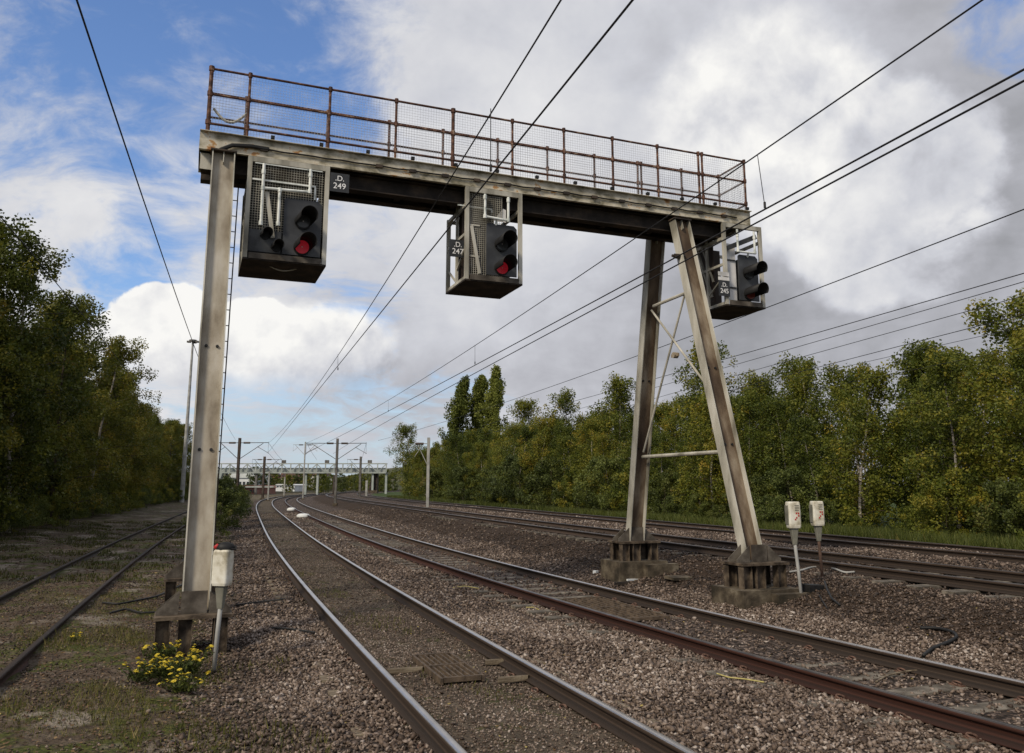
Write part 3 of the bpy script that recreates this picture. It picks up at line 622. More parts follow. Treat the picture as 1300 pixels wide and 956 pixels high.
for v in (-.16, .30):
    gr_.box(T0 + .05, T1 - .55, v - .01, v + .01, 6.90, 7.15); gr_.box(T0 + .05, T1 - .55, v - .10, v + .10, 6.88, 6.899); gr_.box(T0 + .05, T1 - .55, v - .10, v + .10, 7.151, 7.168)
for t in np.arange(.9, 9.6, 1.05): gr_.box(t - .05, t + .05, -.149, .289, 6.93, 7.1)
gb(gr_, 'main_girder', under)
gb(MB().box(T0 + .03, T0 + .55, -.275, -.262, 6.89, 7.16), 'girder_end', galv)
us = MB(); us.box(T0 + .1, T1 - .1, -.33, .57, 7.20, 7.22); gb(us, 'underside_plate', under)
for i in range(13):
    t = .75 + i * .8; gb(MB().box(t - .03, t + .03, -.40, -.345, 7.531, 7.585), 'deck_cleat', black)
# cable with clamps along the front channel
cb = MB(); pts = [(-.12, -.40, 7.05), (-.05, -.42, 7.2), (.12, -.42, 7.30), (.4, -.40, 7.34), (.7, -.39, 7.335)]
cb.tube(pts, .035, 8); pts2 = [(.7 + k * .24, -.39, 7.33 - .015 * math.sin(k * 1.9) ** 2) for k in range(40)]; cb.tube(pts2, .014, 6)
gb(cb, 'cable', black)
for k in range(14):
    t = 1.95 + k * .6 if k else .62; gb(MB().box(t - .06, t + .06, -.415, -.366, 7.29, 7.345), 'cable_clamp', under)
# handrails: front and rear
ft = [-.27, .34, 1.67, 2.84, 3.9, 5.07, 6.14, 7.2, 8.23, 9.21, 9.30, 10.36]
rt = [-.27, .34, 1.77, 2.92, 3.98, 5.11, 6.19, 7.26, 8.3, 8.38, 9.39, 10.36]
for tl, v, nm in ((ft, -.33, 'front'), (rt, .57, 'rear')):
    for i, t in enumerate(tl):
        rr = .033 if i in (0, 4) and v < 0 else .023
        m = MB(); m.tube([(t, v, 7.5), (t, v, 8.62)], rr, 8)
        for z in (7.68, 8.18, 8.62): m.tube([(t, v, z - .04), (t, v, z + .04)], rr + .012, 8)
        gb(m, 'handrail_post', rust)
    for z in (8.62, 8.17, 7.66):
        m = MB(); m.tube([(T0 + .10, v, z), (T1 - .04, v, z)], .021, 8); gb(m, 'handrail', rust)
for t in (-.27, 10.36):
    for z in (8.62, 8.17, 7.66): gb(MB().tube([(t, -.33, z), (t, .57, z)], .021, 8), 'handrail', rust)
def meshgrid(a0, a1, z0, z1, step, w, plane, pos, name, parent=gant, m=None, off=OF3):
    mb_ = MB(); h = w / 2
    for a in np.arange(a0, a1, step):
        if plane == 'v': mb_.box(a - h, a + h, pos - h, pos + h, z0, z1)
        else: mb_.box(pos - h, pos + h, a - h, a + h, z0, z1)
    for z in np.arange(z0, z1, step):
        if plane == 'v': mb_.box(a0, a1, pos + h + .0005, pos + 3 * h, z - h, z + h)
        else: mb_.box(pos + h + .0005, pos + 3 * h, a0, a1, z - h, z + h)
    return mb_.build(name, m or meshm, parent, off)
meshgrid(T0 + .12, T1 - .06, 7.55, 8.60, .05, .0027, 'v', -.305, 'mesh_screen')
meshgrid(T0 + .12, T1 - .06, 7.55, 8.60, .05, .0026, 'v', .545, 'mesh_screen')
for t in (-.245, 10.335): meshgrid(-.30, .54, 7.55, 8.60, .05, .004, 't', t, 'mesh_screen')
cc = MB(); 
for k, (a, b, c0) in enumerate(((-.2, .32, .20),)):
    cc.tube([(a + (b - a) * j / 10, -.28, 7.95 - c0 * math.sin(math.pi * j / 10)) for j in range(11)], .022, 6)
gb(cc, 'hanging_cable', galv)
# ladder behind the left leg
ld = MB()
def lv(z): return .62 + (7.0 - z) * .17
for t in (-.10, .29): ld.tube([(t, lv(.6), .6), (t, lv(7.3), 7.3)], .012, 6)
gb(ld, 'ladder_stringers', mastd)
rg_ = MB()
for z in np.arange(.8, 7.2, .27): rg_.tube([(-.10, lv(z), z), (.29, lv(z), z)], .009, 5)
gb(rg_, 'ladder_rungs', mastd)
# insulator on the right front leg
il = MB(); il.tube([(8.33, -.66, 6.24), (8.55, -.66, 6.24)], [.05, .06], 8); il.tube([(8.28, -.66, 6.24), (8.34, -.66, 6.24)], .03, 8); gb(il, 'insulator', under)

def text(body, size, loc, parent, off=(0, 0, 0), m=letter, rz=0., nm='lettering', ext=.001, spacing=1.):
    cu = bpy.data.curves.new('t', 'FONT'); cu.body = body; cu.size = size; cu.align_x = 'CENTER'; cu.align_y = 'CENTER'; cu.extrude = ext; cu.offset = size * .004; cu.space_character = spacing
    tmp = bpy.data.objects.new('t', cu); COL.objects.link(tmp); bpy.context.view_layer.update()
    me = bpy.data.meshes.new_from_object(tmp.evaluated_get(bpy.context.evaluated_depsgraph_get())); bpy.data.objects.remove(tmp)
    M = Matrix.Translation(Vector(loc) - Vector(off)) @ Matrix.Rotation(rz, 4, 'Z') @ Matrix.Rotation(math.pi / 2, 4, 'X'); me.transform(M)
    me.materials.clear(); me.materials.append(m); o = bpy.data.objects.new(nm, me); COL.objects.link(o); o.parent = parent; return o
def gworld(t, v, z=0): 
    c, s = math.cos(GR), math.sin(GR); return (GX + t * c - v * s, GY + t * s + v * c, z)

def hood(mb_, t, z, v, r, L, tilt=.0, yaw=0.):     # long hood, open underneath, pointing towards the approaching driver (-v)
    n = 18; vs = []; a0, a1 = R(-24), R(204)
    for rad in (r, r - .008):
        for j, (dv, dz) in enumerate(((0, 0), (-L, -tilt))):
            for k in range(n + 1):
                a = a0 + (a1 - a0) * k / n; cut = 0
                vs.append((t + yaw * j + rad * math.cos(a), v + dv * (1 if j == 0 else (1 - .18 * (1 - math.sin(a)) / 2)), z + dz + rad * math.sin(a)))
    m = n + 1; fs = []
    for k in range(n):
        fs.append((k, k + 1, m + k + 1, m + k)); fs.append((2 * m + k + 1, 2 * m + k, 3 * m + k, 3 * m + k + 1)); fs.append((m + k, m + k + 1, 3 * m + k + 1, 3 * m + k))
    fs.append((0, m, 3 * m, 2 * m)); fs.append((n, 2 * m + n, 3 * m + n, m + n))
    mb_.add(vs, fs); return mb_
def disc(mb_, t, z, v, r, d=.02, n=24): return mb_.tube([(t, v + d, z), (t, v - d, z)], r, n)

def signal(t0, t1, vb, bt0, bt1, lt_, label, extra):
    zb, zt = 5.44, 7.16; vf = -.45
    base = gworld((t0 + t1) / 2, 0, zb); r = thing('railway_signal', base, GR, label, 'signal')
    off = ((t0 + t1) / 2, 0, zb)
    def b(m_, nm, mt, par=r, sm=False): return m_.build(nm, mt, par, off, sm)
    w = .07
    f = MB()
    for t in (t0 + w / 2, t1 - w / 2):
        for v in (vf + .03, vb - .03): f.box(t - w / 2, t + w / 2, v - .03, v + .03, zb, zt if v < 0 else 6.87)
    for z in (zb + .0, zt - .07):
        zz = min(z, 6.8)
        for t in (t0 + w / 2, t1 - w / 2): f.box(t - .025, t + .025, vf + .061, vb - .061, zz, zz + .06)
        f.box(t0 + w + .001, t1 - w - .001, vb - .055, vb - .005, zz, zz + .06)
    f.box(t0 + w + .001, t1 - w - .001, vf + .005, vf + .055, zt - .09, zt)
    b(f, 'cage_frame', galv)
    s = MB(); tm = (vf + vb) / 2
    s.box(t0 + .01, t0 + .05, tm - .03, tm + .03, zb + .07, zt - .08)
    s.box(t0 + .012, t0 + .048, vf + .062, vb - .062, zb + .82, zb + .87)
    s.bar((t0 + .03, tm + .03, zb + .08), (t0 + .03, vb - .07, zb + .40), .03, .03); s.bar((t0 + .03, vf + .07, zb + .60), (t0 + .03, tm - .03, zb + .30), .03, .03)
    b(s, 'side_bars', galv)
    tr = MB(); tr.box(t0 + .0, t1 - .0, vf + .0, vb + .0, zb - .03, zb - .001); b(tr, 'floor_tray', under)
    lp_ = MB(); lp_.box(t0 + w + .02, t1 - w - .02, vf - .02, vf + .004, zb - .01, zb + .085); b(lp_, 'front_lip', gusset)
    bd = MB(); bd.prism([(bt0, 5.56), (bt1, 5.56), (bt1, 6.46), (bt1 - .06, 6.52), (bt0 + .03, 6.52), (bt0, 6.49)], 'y', vf + .03, vf + .055); bo = b(bd, 'backboard', board)
    b(MB().box(bt0 + .06, bt1 - .06, vf + .0551, vf + .30, 5.60, 6.44), 'signal_case', darkp)
    for z, lm, nm in ((6.14, lensgrey, 'upper'), (5.70, lensred if t0 < 9 else lensdull, 'lower')):
        rg = MB(); disc(rg, lt_, z, vf + .012, .135, .017); ro = b(rg, 'lens_ring', hoodm, r)
        ln_ = MB(); disc(ln_, lt_, z, vf - .008, .112, .008); b(ln_, 'lens', lm, ro)
        if lm is lensred:
            dm = MB()
            for i in range(-4, 5):
                for j in range(-4, 5):
                    if i * i + j * j < 18 and (i or j): disc(dm, lt_ + i * .023 + (j % 2) * .011, z + j * .023, vf - .018, .0045, .002, 6)
            b(dm, 'lens_dots', simple('lens_dot', (.55, .03, .05), .3), ro)
        gl = MB(); disc(gl, lt_ + .0, z - .0, vf - .0175, .011, .001, 10); b(gl, 'painted_glint', lensw, ro)  # small pale disc painted on as the glint of the lens
        h_ = MB(); hood(h_, lt_, z, vf - .002, .138, .45, .0, .05 if t0 < 1 else 0.); b(h_, 'hood', hoodm, ro, True)
    pp = MB(); extra(pp, b, vf, zb, zt, t0, t1)
    return r
def extra1(pp, b, vf, zb, zt, t0, t1):
    v = vf - .03
    pp.tube([(.63, v, 7.04), (.63, v, 6.01)], .024, 8); pp.tube([(1.38, v, 7.05), (1.38, v, 6.66)], .024, 8); pp.tube([(.63, v, 6.62), (1.39, v, 6.65)], .024, 8); pp.tube([(.90, v, 6.62), (.90, v, 6.03)], .024, 8)
    for p in ((.63, 6.62), (.90, 6.62), (1.38, 6.66), (.63, 6.02), (.90, 6.04), (.63, 6.9), (1.38, 6.95)): pp.tube([(p[0], v, p[1] - .035), (p[0], v, p[1] + .035)], .034, 8)
    b(pp, 'conduit', white)
    q_ = MB(); q_.box(.46, 1.48, vf + .01, vf + .03, 6.76, 6.785).box(1.46, 1.485, vf + .01, vf + .03, 6.54, 6.759); q_.box(.49, 1.58, vf + .008, vf + .028, 7.045, 7.06); b(q_, 'mesh_rail', white)
    b(MB().bar((.70, vf + .0, 6.57), (.83, vf + .0, 5.80), .065, .012, (1, 0, 0)), 'strut', galv)
    b(MB().box(.45, .965, vf + .03, vf + .045, 5.56, 5.93), 'lower_panel', darkp)
    b(MB().box(t0 + .05, t1 - .05, .70, .715, zb + .05, 7.3).box(t0 + .056, t0 + .066, vf + .07, .69, zb + .07, 6.85).box(t1 - .066, t1 - .056, vf + .07, .69, zb + .07, 6.85), 'rear_screen', darkp)
    meshgrid(.45, 1.61, 5.95, 7.10, .042, .006, 'v', vf + .035, 'mesh_screen', pp_parent(b), galv, ((t0 + t1) / 2, 0, 5.47))
    for t, z in ((.71, 5.84), (.89, 5.66)):
        h_ = MB(); hood(h_, t, z, vf + .028, .082, .24, .0, .03); ho = b(h_, 'small_hood', hoodm, sm=True); d_ = MB(); disc(d_, t, z, vf + .02, .074, .008); b(d_, 'lens', hoodm, ho)
    b(MB().tube([(.8 + .5 * j / 10, -.1, 5.43 - .07 * math.sin(math.pi * j / 10)) for j in range(11)], .010, 6), 'hanging_cable', galv)
def pp_parent(b): return b.__defaults__[0]
def extra2(pp, b, vf, zb, zt, t0, t1):
    v = vf - .03
    pp.tube([(4.48, v, 7.04), (4.48, v, 6.62)], .024, 8); pp.tube([(4.93, v, 7.04), (4.93, v, 6.58)], .024, 8); pp.tube([(4.48, v, 6.62), (4.93, v, 6.59)], .024, 8)
    for p in ((4.48, 6.62), (4.93, 6.6), (4.48, 6.98), (4.93, 6.98)): pp.tube([(p[0], v, p[1] - .035), (p[0], v, p[1] + .035)], .034, 8)
    pp.tube([(4.71, v + .02, 6.60), (4.71, v + .06, 6.5)], .02, 6)
    b(pp, 'conduit', white)
    q_ = MB(); q_.box(4.0, 4.66, vf + .08, vf + .10, 6.80, 6.825).box(4.64, 4.665, vf + .08, vf + .10, 6.74, 6.799); b(q_, 'mesh_rail', white)
    b(MB().prism([(4.68, 6.60), (4.92, 6.58), (4.92, 6.82), (4.86, 6.84)], 'y', vf + .06, vf + .07), 'white_flap', whitep)
    b(MB().bar((4.24, vf + .02, 6.43), (4.40, vf + .02, 5.56), .06, .012, (1, 0, 0)).box(4.21, 4.40, vf + .03, vf + .04, 6.44, 6.465).box(4.21, 4.40, vf + .03, vf + .04, 5.86, 5.885), 'strut', galv)
    b(MB().box(t0 + .22, t1 - .16, .625, .64, zb + .05, 7.3).box(t0 + .08, t0 + .30, .0, .01, zb + .1, 6.95), 'rear_screen', simple('brown_rear_screen', (.05, .035, .028), .7))
    meshgrid(4.22, 4.85, 5.55, 7.08, .038, .006, 'v', vf + .045, 'mesh_screen', pp_parent(b), galv, ((t0 + t1) / 2, 0, 5.47))
def extra3(pp, b, vf, zb, zt, t0, t1):
    v = vf - .03
    pp.tube([(9.98, v, 7.03), (9.98, v, 6.56)], .022, 8); pp.tube([(10.40, v, 7.03), (10.40, v, 6.58)], .022, 8); pp.tube([(9.98, v, 6.56), (10.41, v, 6.56)], .022, 8)
    for p in ((9.98, 6.58), (10.4, 6.58), (9.98, 6.9), (10.4, 6.9)): pp.tube([(p[0], v, p[1] - .03), (p[0], v, p[1] + .03)], .031, 8)
    pp.tube([(10.24, v, 6.56), (10.24, v + .05, 6.48)], .022, 6)
    b(pp, 'conduit', white)
    b(MB().box(9.75, 10.0, vf + .10, vf + .11, 5.55, 6.75), 'white_panel', whitep)
    b(MB().bar((9.75, vf + .03, 6.62), (10.5, vf + .03, 6.95), .012, .10, (0, 1, 0)), 'cross_bar', darkp); b(MB().box(9.76, 9.98, vf + .08, vf + .09, 6.38, 6.41), 'hinge', darkp); b(MB().box(9.76, 9.98, vf + .08, vf + .09, 5.80, 5.83), 'hinge', darkp)
    b(MB().box(t0 + .16, t1 - .30, .60, .615, zb + .1, 6.9), 'rear_screen', simple('brown_rear_screen', (.05, .035, .028), .7))
    b(MB().box(t0 + .10, t0 + .11, .05, .72, zb + .15, 6.95), 'side_screen', simple('brown_rear_screen', (.05, .035, .028), .7))
    st = MB(); st.bar((t0 + .02, .55, 6.9), (t0 + .06, .10, 5.7), .05, .05); st.bar((t0 + .02, .35, 6.9), (t0 + .04, .0, 6.0), .03, .03); b(st, 'strut', galv)
signal(.38, 1.70, .78, .99, 1.60, 1.30, 'wide caged two aspect signal with extra small hoods beside the left gantry leg', extra1)
signal(4.12, 5.22, .72, 4.53, 5.12, 4.82, 'caged two aspect signal with red lens hanging at the middle of the gantry', extra2)
signal(9.65, 10.62, .80, 10.02, 10.50, 10.25, 'caged two aspect signal with white panel at the right end of the gantry', extra3)

def numplate(t0, t1, z0, z1, v, num, label, strip=False):
    c = (t0 + t1) / 2; r = thing('number_plate', gworld(c, v, z0), GR, label, 'sign'); off = (c, v, z0)
    zt = z1
    MB().box(t0, t1, v - .006, v + .006, z0, zt).build('plate', plate, r, off)
    q9 = (t1 - t0) / .32 * (1.15 if strip else 1.); text('.D.', .13 * q9, (c, v - .0075, z0 + .235 * (z1 - z0) / .33), r, off); text(num, .145 * q9, (c, v - .0075, z0 + .10), r, off)
    bt = MB()
    bt.box(c - .10, c + .10, v + .0061, v + .03, (z0 + z1) / 2 - .012, (z0 + z1) / 2 + .012)
    bt.build('bracket', galv, r, off)
    if strip:
        MB().box(t0, t1, v - .006, v + .006, z1 + .004, z1 + .075).box(t0, t1, v - .006, v + .006, z1 + .095, z1 + .18).build('white_strip', whitep, r, off)
numplate(1.71, 2.03, 6.73, 7.06, -.45, '249', 'dark number plate reading D 249 right of the leftmost signal')
numplate(3.90, 4.22, 5.89, 6.21, -.20, '247', 'dark number plate reading D 247 on the side of the middle signal')
numplate(9.47, 9.73, 5.59, 5.91, -.475, '245', 'dark number plate reading D 245 under a white strip on the right signal', True)

def on_ground(px, py, lift=0.):           # the point of the ground seen at a photo pixel
    z = 0.
    for _ in range(8):
        p = gp(px, py, z); a_, b_ = so_of(p[0], p[1]); z = .5 * z + .5 * (float(ground_z(a_, b_, p[0], p[1])) + lift)
    return gp(px, py, z)
# ------------------------------------------------------------------ trackside boxes on poles
def rounded(w, d, h, r=.03, n=4):
    pts = []
    for cx_, cy_, a0 in ((w / 2 - r, d / 2 - r, 0), (-w / 2 + r, d / 2 - r, 90), (-w / 2 + r, -d / 2 + r, 180), (w / 2 - r, -d / 2 + r, 270)):
        for k in range(n + 1): a = R(a0 + 90 * k / n); pts.append((cx_ + r * math.cos(a), cy_ + r * math.sin(a)))
    return pts
def pole_box(px, py, zg, hpole, w, d, h, rz, m, label, polem, lean=0., red=False, junk=False):
    p = gp(px, py, zg); r = thing('pole_box', (p[0], p[1], zg), rz, label, 'equipment box')
    MB().tube([(0, 0, -.2), (lean * .5, 0, hpole * .5), (lean, 0, hpole)], .026, 10).build('pole', polem, r, smooth=True)
    s = MB(); ring = lambda sc, z: [(lean + x * sc, y * sc, z) for x, y in rounded(w, d, 0)]
    n = len(ring(1, 0)); vs = ring(.33, hpole - .02) + ring(.62, hpole + .24); s.add(vs, [(i, (i + 1) % n, n + (i + 1) % n, n + i) for i in range(n)] + [tuple(range(n))[::-1], tuple(range(n, 2 * n))]); s.build('socket', creamd, r)
    z0 = hpole + .24; levels = [(.90, z0 + .001), (.98, z0 + .03), (1, z0 + .08), (1, z0 + h - .07), (.96, z0 + h - .02), (.84, z0 + h)]
    b_ = MB(); vs = [];
    for sc, z in levels: vs += ring(sc, z)
    fs = [(k * n + i, k * n + (i + 1) % n, (k + 1) * n + (i + 1) % n, (k + 1) * n + i) for k in range(len(levels) - 1) for i in range(n)] + [tuple(range(n))[::-1], tuple(range((len(levels) - 1) * n, len(levels) * n))]
    b_.add(vs, fs); bo = b_.build('box', m, r)
    MB().box(lean - w / 2 - .014, lean - w / 2 + .004, -d / 2 + .03, d / 2 - .03, z0 + .06, z0 + h - .06).build('side_cover', creamd, bo)
    if red:
        q_ = MB(); f = -d / 2 - .001
        for cxr, cz in ((.02, .56), (.055, .56), (.02, .40), (.055, .47), (.0, .33)): q_.box(lean + cxr - .011, lean + cxr + .011, f - .003, f - .0005, z0 + h * cz - .013, z0 + h * cz + .013)
        q_.build('red_marks', redm, bo)
        k_ = MB()
        for j in range(4): k_.box(lean - .005, lean + .065, f - .003, f - .0005, z0 + h * .66 + j * .026, z0 + h * .66 + .011 + j * .026)
        k_.build('printed_lines', creamd, bo)
    return r, z0 + h, p, lean
r1, zt1, p1, _ = pole_box(272, 841, -.18, .62, .205, .16, .41, R(-12), cream, 'large dirty cream box on a pale pole beside the left gantry leg', mastl, .035)
pole_box(1019, 765, .0, .92, .20, .17, .42, R(4), cream, 'white box with red marks on a pale leaning pole right of the gantry', mastl, -.07, True)
pole_box(1046, 752, .03, .88, .20, .17, .42, R(4), cream, 'white box with red marks on a rusty brown pole right of the gantry', rustpole, -.03, True)
# litter on the left box
t_ = thing('black_cap', (p1[0] + .045, p1[1], -.18 + zt1), .3, 'crumpled black cap resting on top of the left cream box', 'cap')
m_ = MB(); n = 12
for k, (rr, z) in enumerate(((.10, .0), (.105, .03), (.08, .065), (.03, .085))):
    m_.v += [((rr * (1 + .12 * math.sin(3 * 2 * math.pi * j / n + k))) * math.cos(2 * math.pi * j / n), rr * .8 * math.sin(2 * math.pi * j / n), z) for j in range(n)]
m_.f += [(k * n + j, k * n + (j + 1) % n, (k + 1) * n + (j + 1) % n, (k + 1) * n + j) for k in range(3) for j in range(n)] + [tuple(range(3 * n, 4 * n))]; m_.mi += [0] * (3 * n + 1)
m_.build('crown', black, t_, smooth=True); MB().tube([(.05, -.05, .01), (.12, -.03, .0), (.12, .03, .03)], .012, 6).build('strap', black, t_)
o = MB().tube([(-.03, 0, .015), (0, .01, .04), (.035, 0, .02)], [.022, .03, .018], 8).build('red_cloth', redm, smooth=True); o.location = (p1[0] - .045, p1[1] - .02, -.18 + zt1); tag(o, 'small red rag resting beside the black cap on the left box', 'rag')
# junction box and cables on the ground
jp = on_ground(1031, 750, .0); o = MB().prism([(-.17, 0), (.17, 0), (.15, .09), (-.15, .11)], 'y', -.12, .12).build('junction_box', black); o.location = jp; o.rotation_euler = (0, 0, R(25)); tag(o, 'flat black junction box on the ballast beside the right pole boxes', 'junction box')
def ground_cable(pix, z, r, m, label, name='ground_cable'):
    pts = [on_ground(x, y, .022 + r) for x, y in pix] if not (hasattr(z, '__len__') and max(z) > .2) else [gp(x, y, z[i]) for i, (x, y) in enumerate(pix)]
    P_ = np.array(pts); t = np.linspace(0, 1, len(P_)); tt = np.linspace(0, 1, 40); C = np.stack([np.interp(tt, t, P_[:, k]) for k in range(3)], 1)
    K = np.ones(5) / 5; Cs = C.copy()
    for k in range(3): Cs[2:-2, k] = np.convolve(C[:, k], K, 'valid')
    return tag(MB().tube(Cs, r, 6).build(name, m, smooth=True), label, 'cable')
ground_cable([(1002, 726), (1018, 724), (1030, 720), (1046, 719), (1060, 722), (1072, 727), (1085, 726)], [.1, .12, .14, .15, .15, .14, .14], .018, mastl, 'pale grey cable looping behind the two boxes on poles')
ground_cable([(1047, 738), (1050, 748), (1056, 760), (1066, 768)], .07, .018, black, 'black cable dropping from the rusty pole to the ballast')
ground_cable([(1040, 756), (1046, 766), (1050, 772)], .05, .012, black, 'thin black cable leaving the flat junction box')
ground_cable([(1168, 797), (1190, 797), (1210, 802), (1216, 808), (1205, 815), (1185, 822), (1172, 832)], -.10, .020, black, 'black cable bent in a hook on the ballast at the right')
ground_cable([(1112, 866), (1125, 858), (1140, 854), (1160, 851), (1175, 852)], -.12, .010, timber, 'thin brown stick curved between the rails of the second track')
ground_cable([(130, 765), (150, 767), (175, 762), (200, 757), (232, 742)], [-.17, -.17, -.17, -.16, -.14], .018, black, 'upper black cable trailing over the moss to the left gantry foot')
ground_cable([(140, 778), (160, 773), (178, 778), (200, 777), (225, 775)], -.17, .018, black, 'lower black cable trailing over the moss to the left gantry foot')
ground_cable([(240, 700), (226, 722), (219, 745), (210, 755)], [.55, .3, 0, -.15], .022, black, 'thick black cable hanging down behind the left gantry leg')
ground_cable([(300, 768), (330, 764), (350, 762), (362, 760)], -.16, .014, black, 'short dark twig on the ballast right of the left box pole', 'twig')
ground_cable([(345, 797), (365, 798), (380, 800), (400, 803)], -.15, .014, black, 'dark cable half buried left of the nearest rail')
for pix, lab in (([(575, 746), (590, 744), (608, 747)], 'yellow strip of plastic between the first two tracks, the farther one'), ([(668, 771), (678, 771), (684, 774)], 'yellow strip of plastic between the first two tracks, the middle one'), ([(910, 855), (925, 860), (945, 862), (970, 866)], 'long yellow strip of plastic left of the second track at the bottom')):
    ground_cable(pix, -.14, .008, yline, lab, 'plastic_strip')
# slabs, pale rocks, rail fishplate
for px, py, w, d, h, rz, m, lab in ((803, 737, .35, .07, .03, .3, shedm, 'broken white strip lying in front of the rear gantry foot'), (792, 742, .5, .08, .05, .1, under, 'dark broken board lying in front of the rear gantry foot'), (862, 735, .62, .32, .05, .25, concrete, 'flat tan paving slab between the two gantry feet'), (756, 728, .12, .09, .06, .5, shedm, 'small white rock left of the rear gantry foot')):
    p = on_ground(px, py, .012); o = MB().prism([(-w / 2, -d / 2), (w * .3, -d / 2 - .01), (w / 2, -d * .2), (w * .45, d / 2), (-w * .42, d * .45)], 'z', 0, h).build('debris', m); o.location = p; o.rotation_euler = (R(3), R(2), rz + GR); tag(o, lab, 'debris')
for px, py, Yy, w, lab in ((370, 648, 0, .75, 'white covered block between the first two tracks, the farther one'), (385, 656.5, 0, .8, 'white covered block between the first two tracks, the closer one')):
    p = gp(px, py, -.15); b_ = MB(); vs = []; n = 10
    for k, (rr, z) in enumerate(((1, 0), (1.05, .1), (.75, .2), (.35, .23))): vs += [(w / 2 * rr * (1 + .12 * math.sin(2.3 * j + px)) * math.cos(2 * math.pi * j / n), .3 * rr * math.sin(2 * math.pi * j / n), z) for j in range(n)]
    b_.add(vs, [(k * n + j, k * n + (j + 1) % n, (k + 1) * n + (j + 1) % n, (k + 1) * n + j) for k in range(3) for j in range(n)] + [tuple(range(3 * n, 4 * n))]); o = b_.build('white_block', shedm, smooth=True); o.location = p; tag(o, lab, 'block')

# ------------------------------------------------------------------ vegetation
def leaves(C, size, asp=.62, droop=0., seed=0, tint_c=None):
    """C: (n,3) leaf centres -> four-cornered leaves in every direction"""
    q_ = np.random.default_rng(seed); n = len(C); a = q_.normal(size=(n, 3)); a /= np.linalg.norm(a, axis=1)[:, None]; a[:, 2] = a[:, 2] * (1 - droop) - droop * .8
    a /= np.linalg.norm(a, axis=1)[:, None]; b = q_.normal(size=(n, 3)); b -= a * (a * b).sum(1)[:, None]; b /= np.linalg.norm(b, axis=1)[:, None]
    s = (size * q_.uniform(.6, 1.4, n))[:, None]
    V = np.stack([C - a * s * .5, C + b * s * asp * .5, C + a * s * .5, C - b * s * asp * .5], 1).reshape(-1, 3)
    return V, np.arange(4 * n).reshape(n, 4)
def branch_pts(p, d, L, q_, n=6, bend=.15, droop=0.):
    pts = [np.array(p, float)]; d = np.array(d, float); d /= np.linalg.norm(d)
    for i in range(n):
        d = d + q_.normal(0, bend, 3) + np.array([0, 0, -droop * i / n]); d /= np.linalg.norm(d); pts.append(pts[-1] + d * L / n)
    return pts
def tree_mesh(kind, h, w, nleaf, size, seed, low, lm, bark):
    q_ = np.random.default_rng(seed); tb = MB(); root = []
    trunk = [np.zeros(3)]; d = np.array([q_.normal(0, .05), q_.normal(0, .05), 1.])
    n = 10
    for i in range(n):
        d = d + np.array([q_.normal(0, .04), q_.normal(0, .04), 0]); d /= np.linalg.norm(d); trunk.append(trunk[-1] + d * h * .96 / n)
    trunk = np.array(trunk); r0 = h * (.011 if kind != 'shrub' else .008)
    tb.tube(trunk, list(np.linspace(r0, r0 * .15, n + 1)), 7)
    cen = []; rad = []
    nb = {'birch': 46, 'poplar': 60, 'shrub': 30}[kind]
    for i in range(nb):
        f = low + (1 - low) * (i + q_.uniform()) / nb
        p = np.array([np.interp(f * n, np.arange(n + 1), trunk[:, k]) for k in range(3)])
        if kind == 'birch':
            prof = (1 - ((f - .42) / .62) ** 2) ** .5 if abs(f - .42) < .61 else .08
            if f < .42: prof = .72 + .28 * f / .42
            L = w * prof * q_.uniform(.55, 1.12); dr = np.array([0, 0, q_.uniform(.2, .8) + (f > .8) * .8]); dp = .35
        elif kind == 'poplar':
            prof = (.55 + 1.2 * f) if f < .35 else min(1.05, 1.9 * (1.02 - f) ** .75); L = w * max(prof, .1) * q_.uniform(.7, 1.15); dr = np.array([0, 0, q_.uniform(1.6, 3.)]); dp = 0
            L *= 1.5
        else:
            prof = max((1 - f ** 2.2), .08) ** .5; L = w * prof * q_.uniform(.75, 1.05); dr = np.array([0, 0, q_.uniform(.1, .8)]); dp = .1
        a = i * 2.4 + q_.uniform(-.4, .4); d = np.array([math.cos(a), math.sin(a), 0]) + dr
        bp = branch_pts(p, d, L, q_, 5, .12, dp)
        tb.tube(bp, list(np.linspace(r0 * .32 * (1 - .6 * f), .005, 6)), 4, 1, cap=False)
        for j in (2, 3, 4, 5):
            cen.append(bp[j]); rad.append((.30 if kind == 'birch' else .26 if kind == 'poplar' else .34) * (h / 8) ** .6 * q_.uniform(.7, 1.25))
            if kind == 'birch' and q_.uniform() < .6: cen.append(bp[j] + np.array([q_.normal(0, .3), q_.normal(0, .3), -q_.uniform(.2, .7)])); rad.append(.22 * (h / 8) ** .6)
    cen = np.array(cen); rad = np.array(rad); wt = rad ** 2 / (rad ** 2).sum(); idx = q_.choice(len(cen), nleaf, p=wt)
    off = q_.normal(size=(nleaf, 3)); off *= (rad[idx] * q_.uniform(.5, 1.25, nleaf) / np.maximum(np.linalg.norm(off, axis=1), .2))[:, None] * np.array([1, 1, 1.15 if kind != 'poplar' else 1.6])
    C = cen[idx] + off; C[:, 2] = np.maximum(C[:, 2], .05)
    tcl = q_.normal(0, .16, len(cen))
    tint = np.clip(.42 + tcl[idx] + q_.normal(0, .08, nleaf), 0, 1)
    V, Fc = leaves(C, size, .65, .25 if kind == 'birch' else 0, seed + 1)
    return tb, V, Fc, tint
def make_tree(name, kind, h, w, nleaf, size, seed, low, lm, bark):
    tb, V, Fc, tint = tree_mesh(kind, h, w, nleaf, size, seed, low, lm, bark)
    r = thing(name, (0, 0, 0)); tb.build('trunk' if kind != 'shrub' else 'stems', [bark, darkbark], r, smooth=True); npmesh('crown' if kind != 'shrub' else 'foliage', V, Fc, lm, tint, r)
    return r
protos = {}
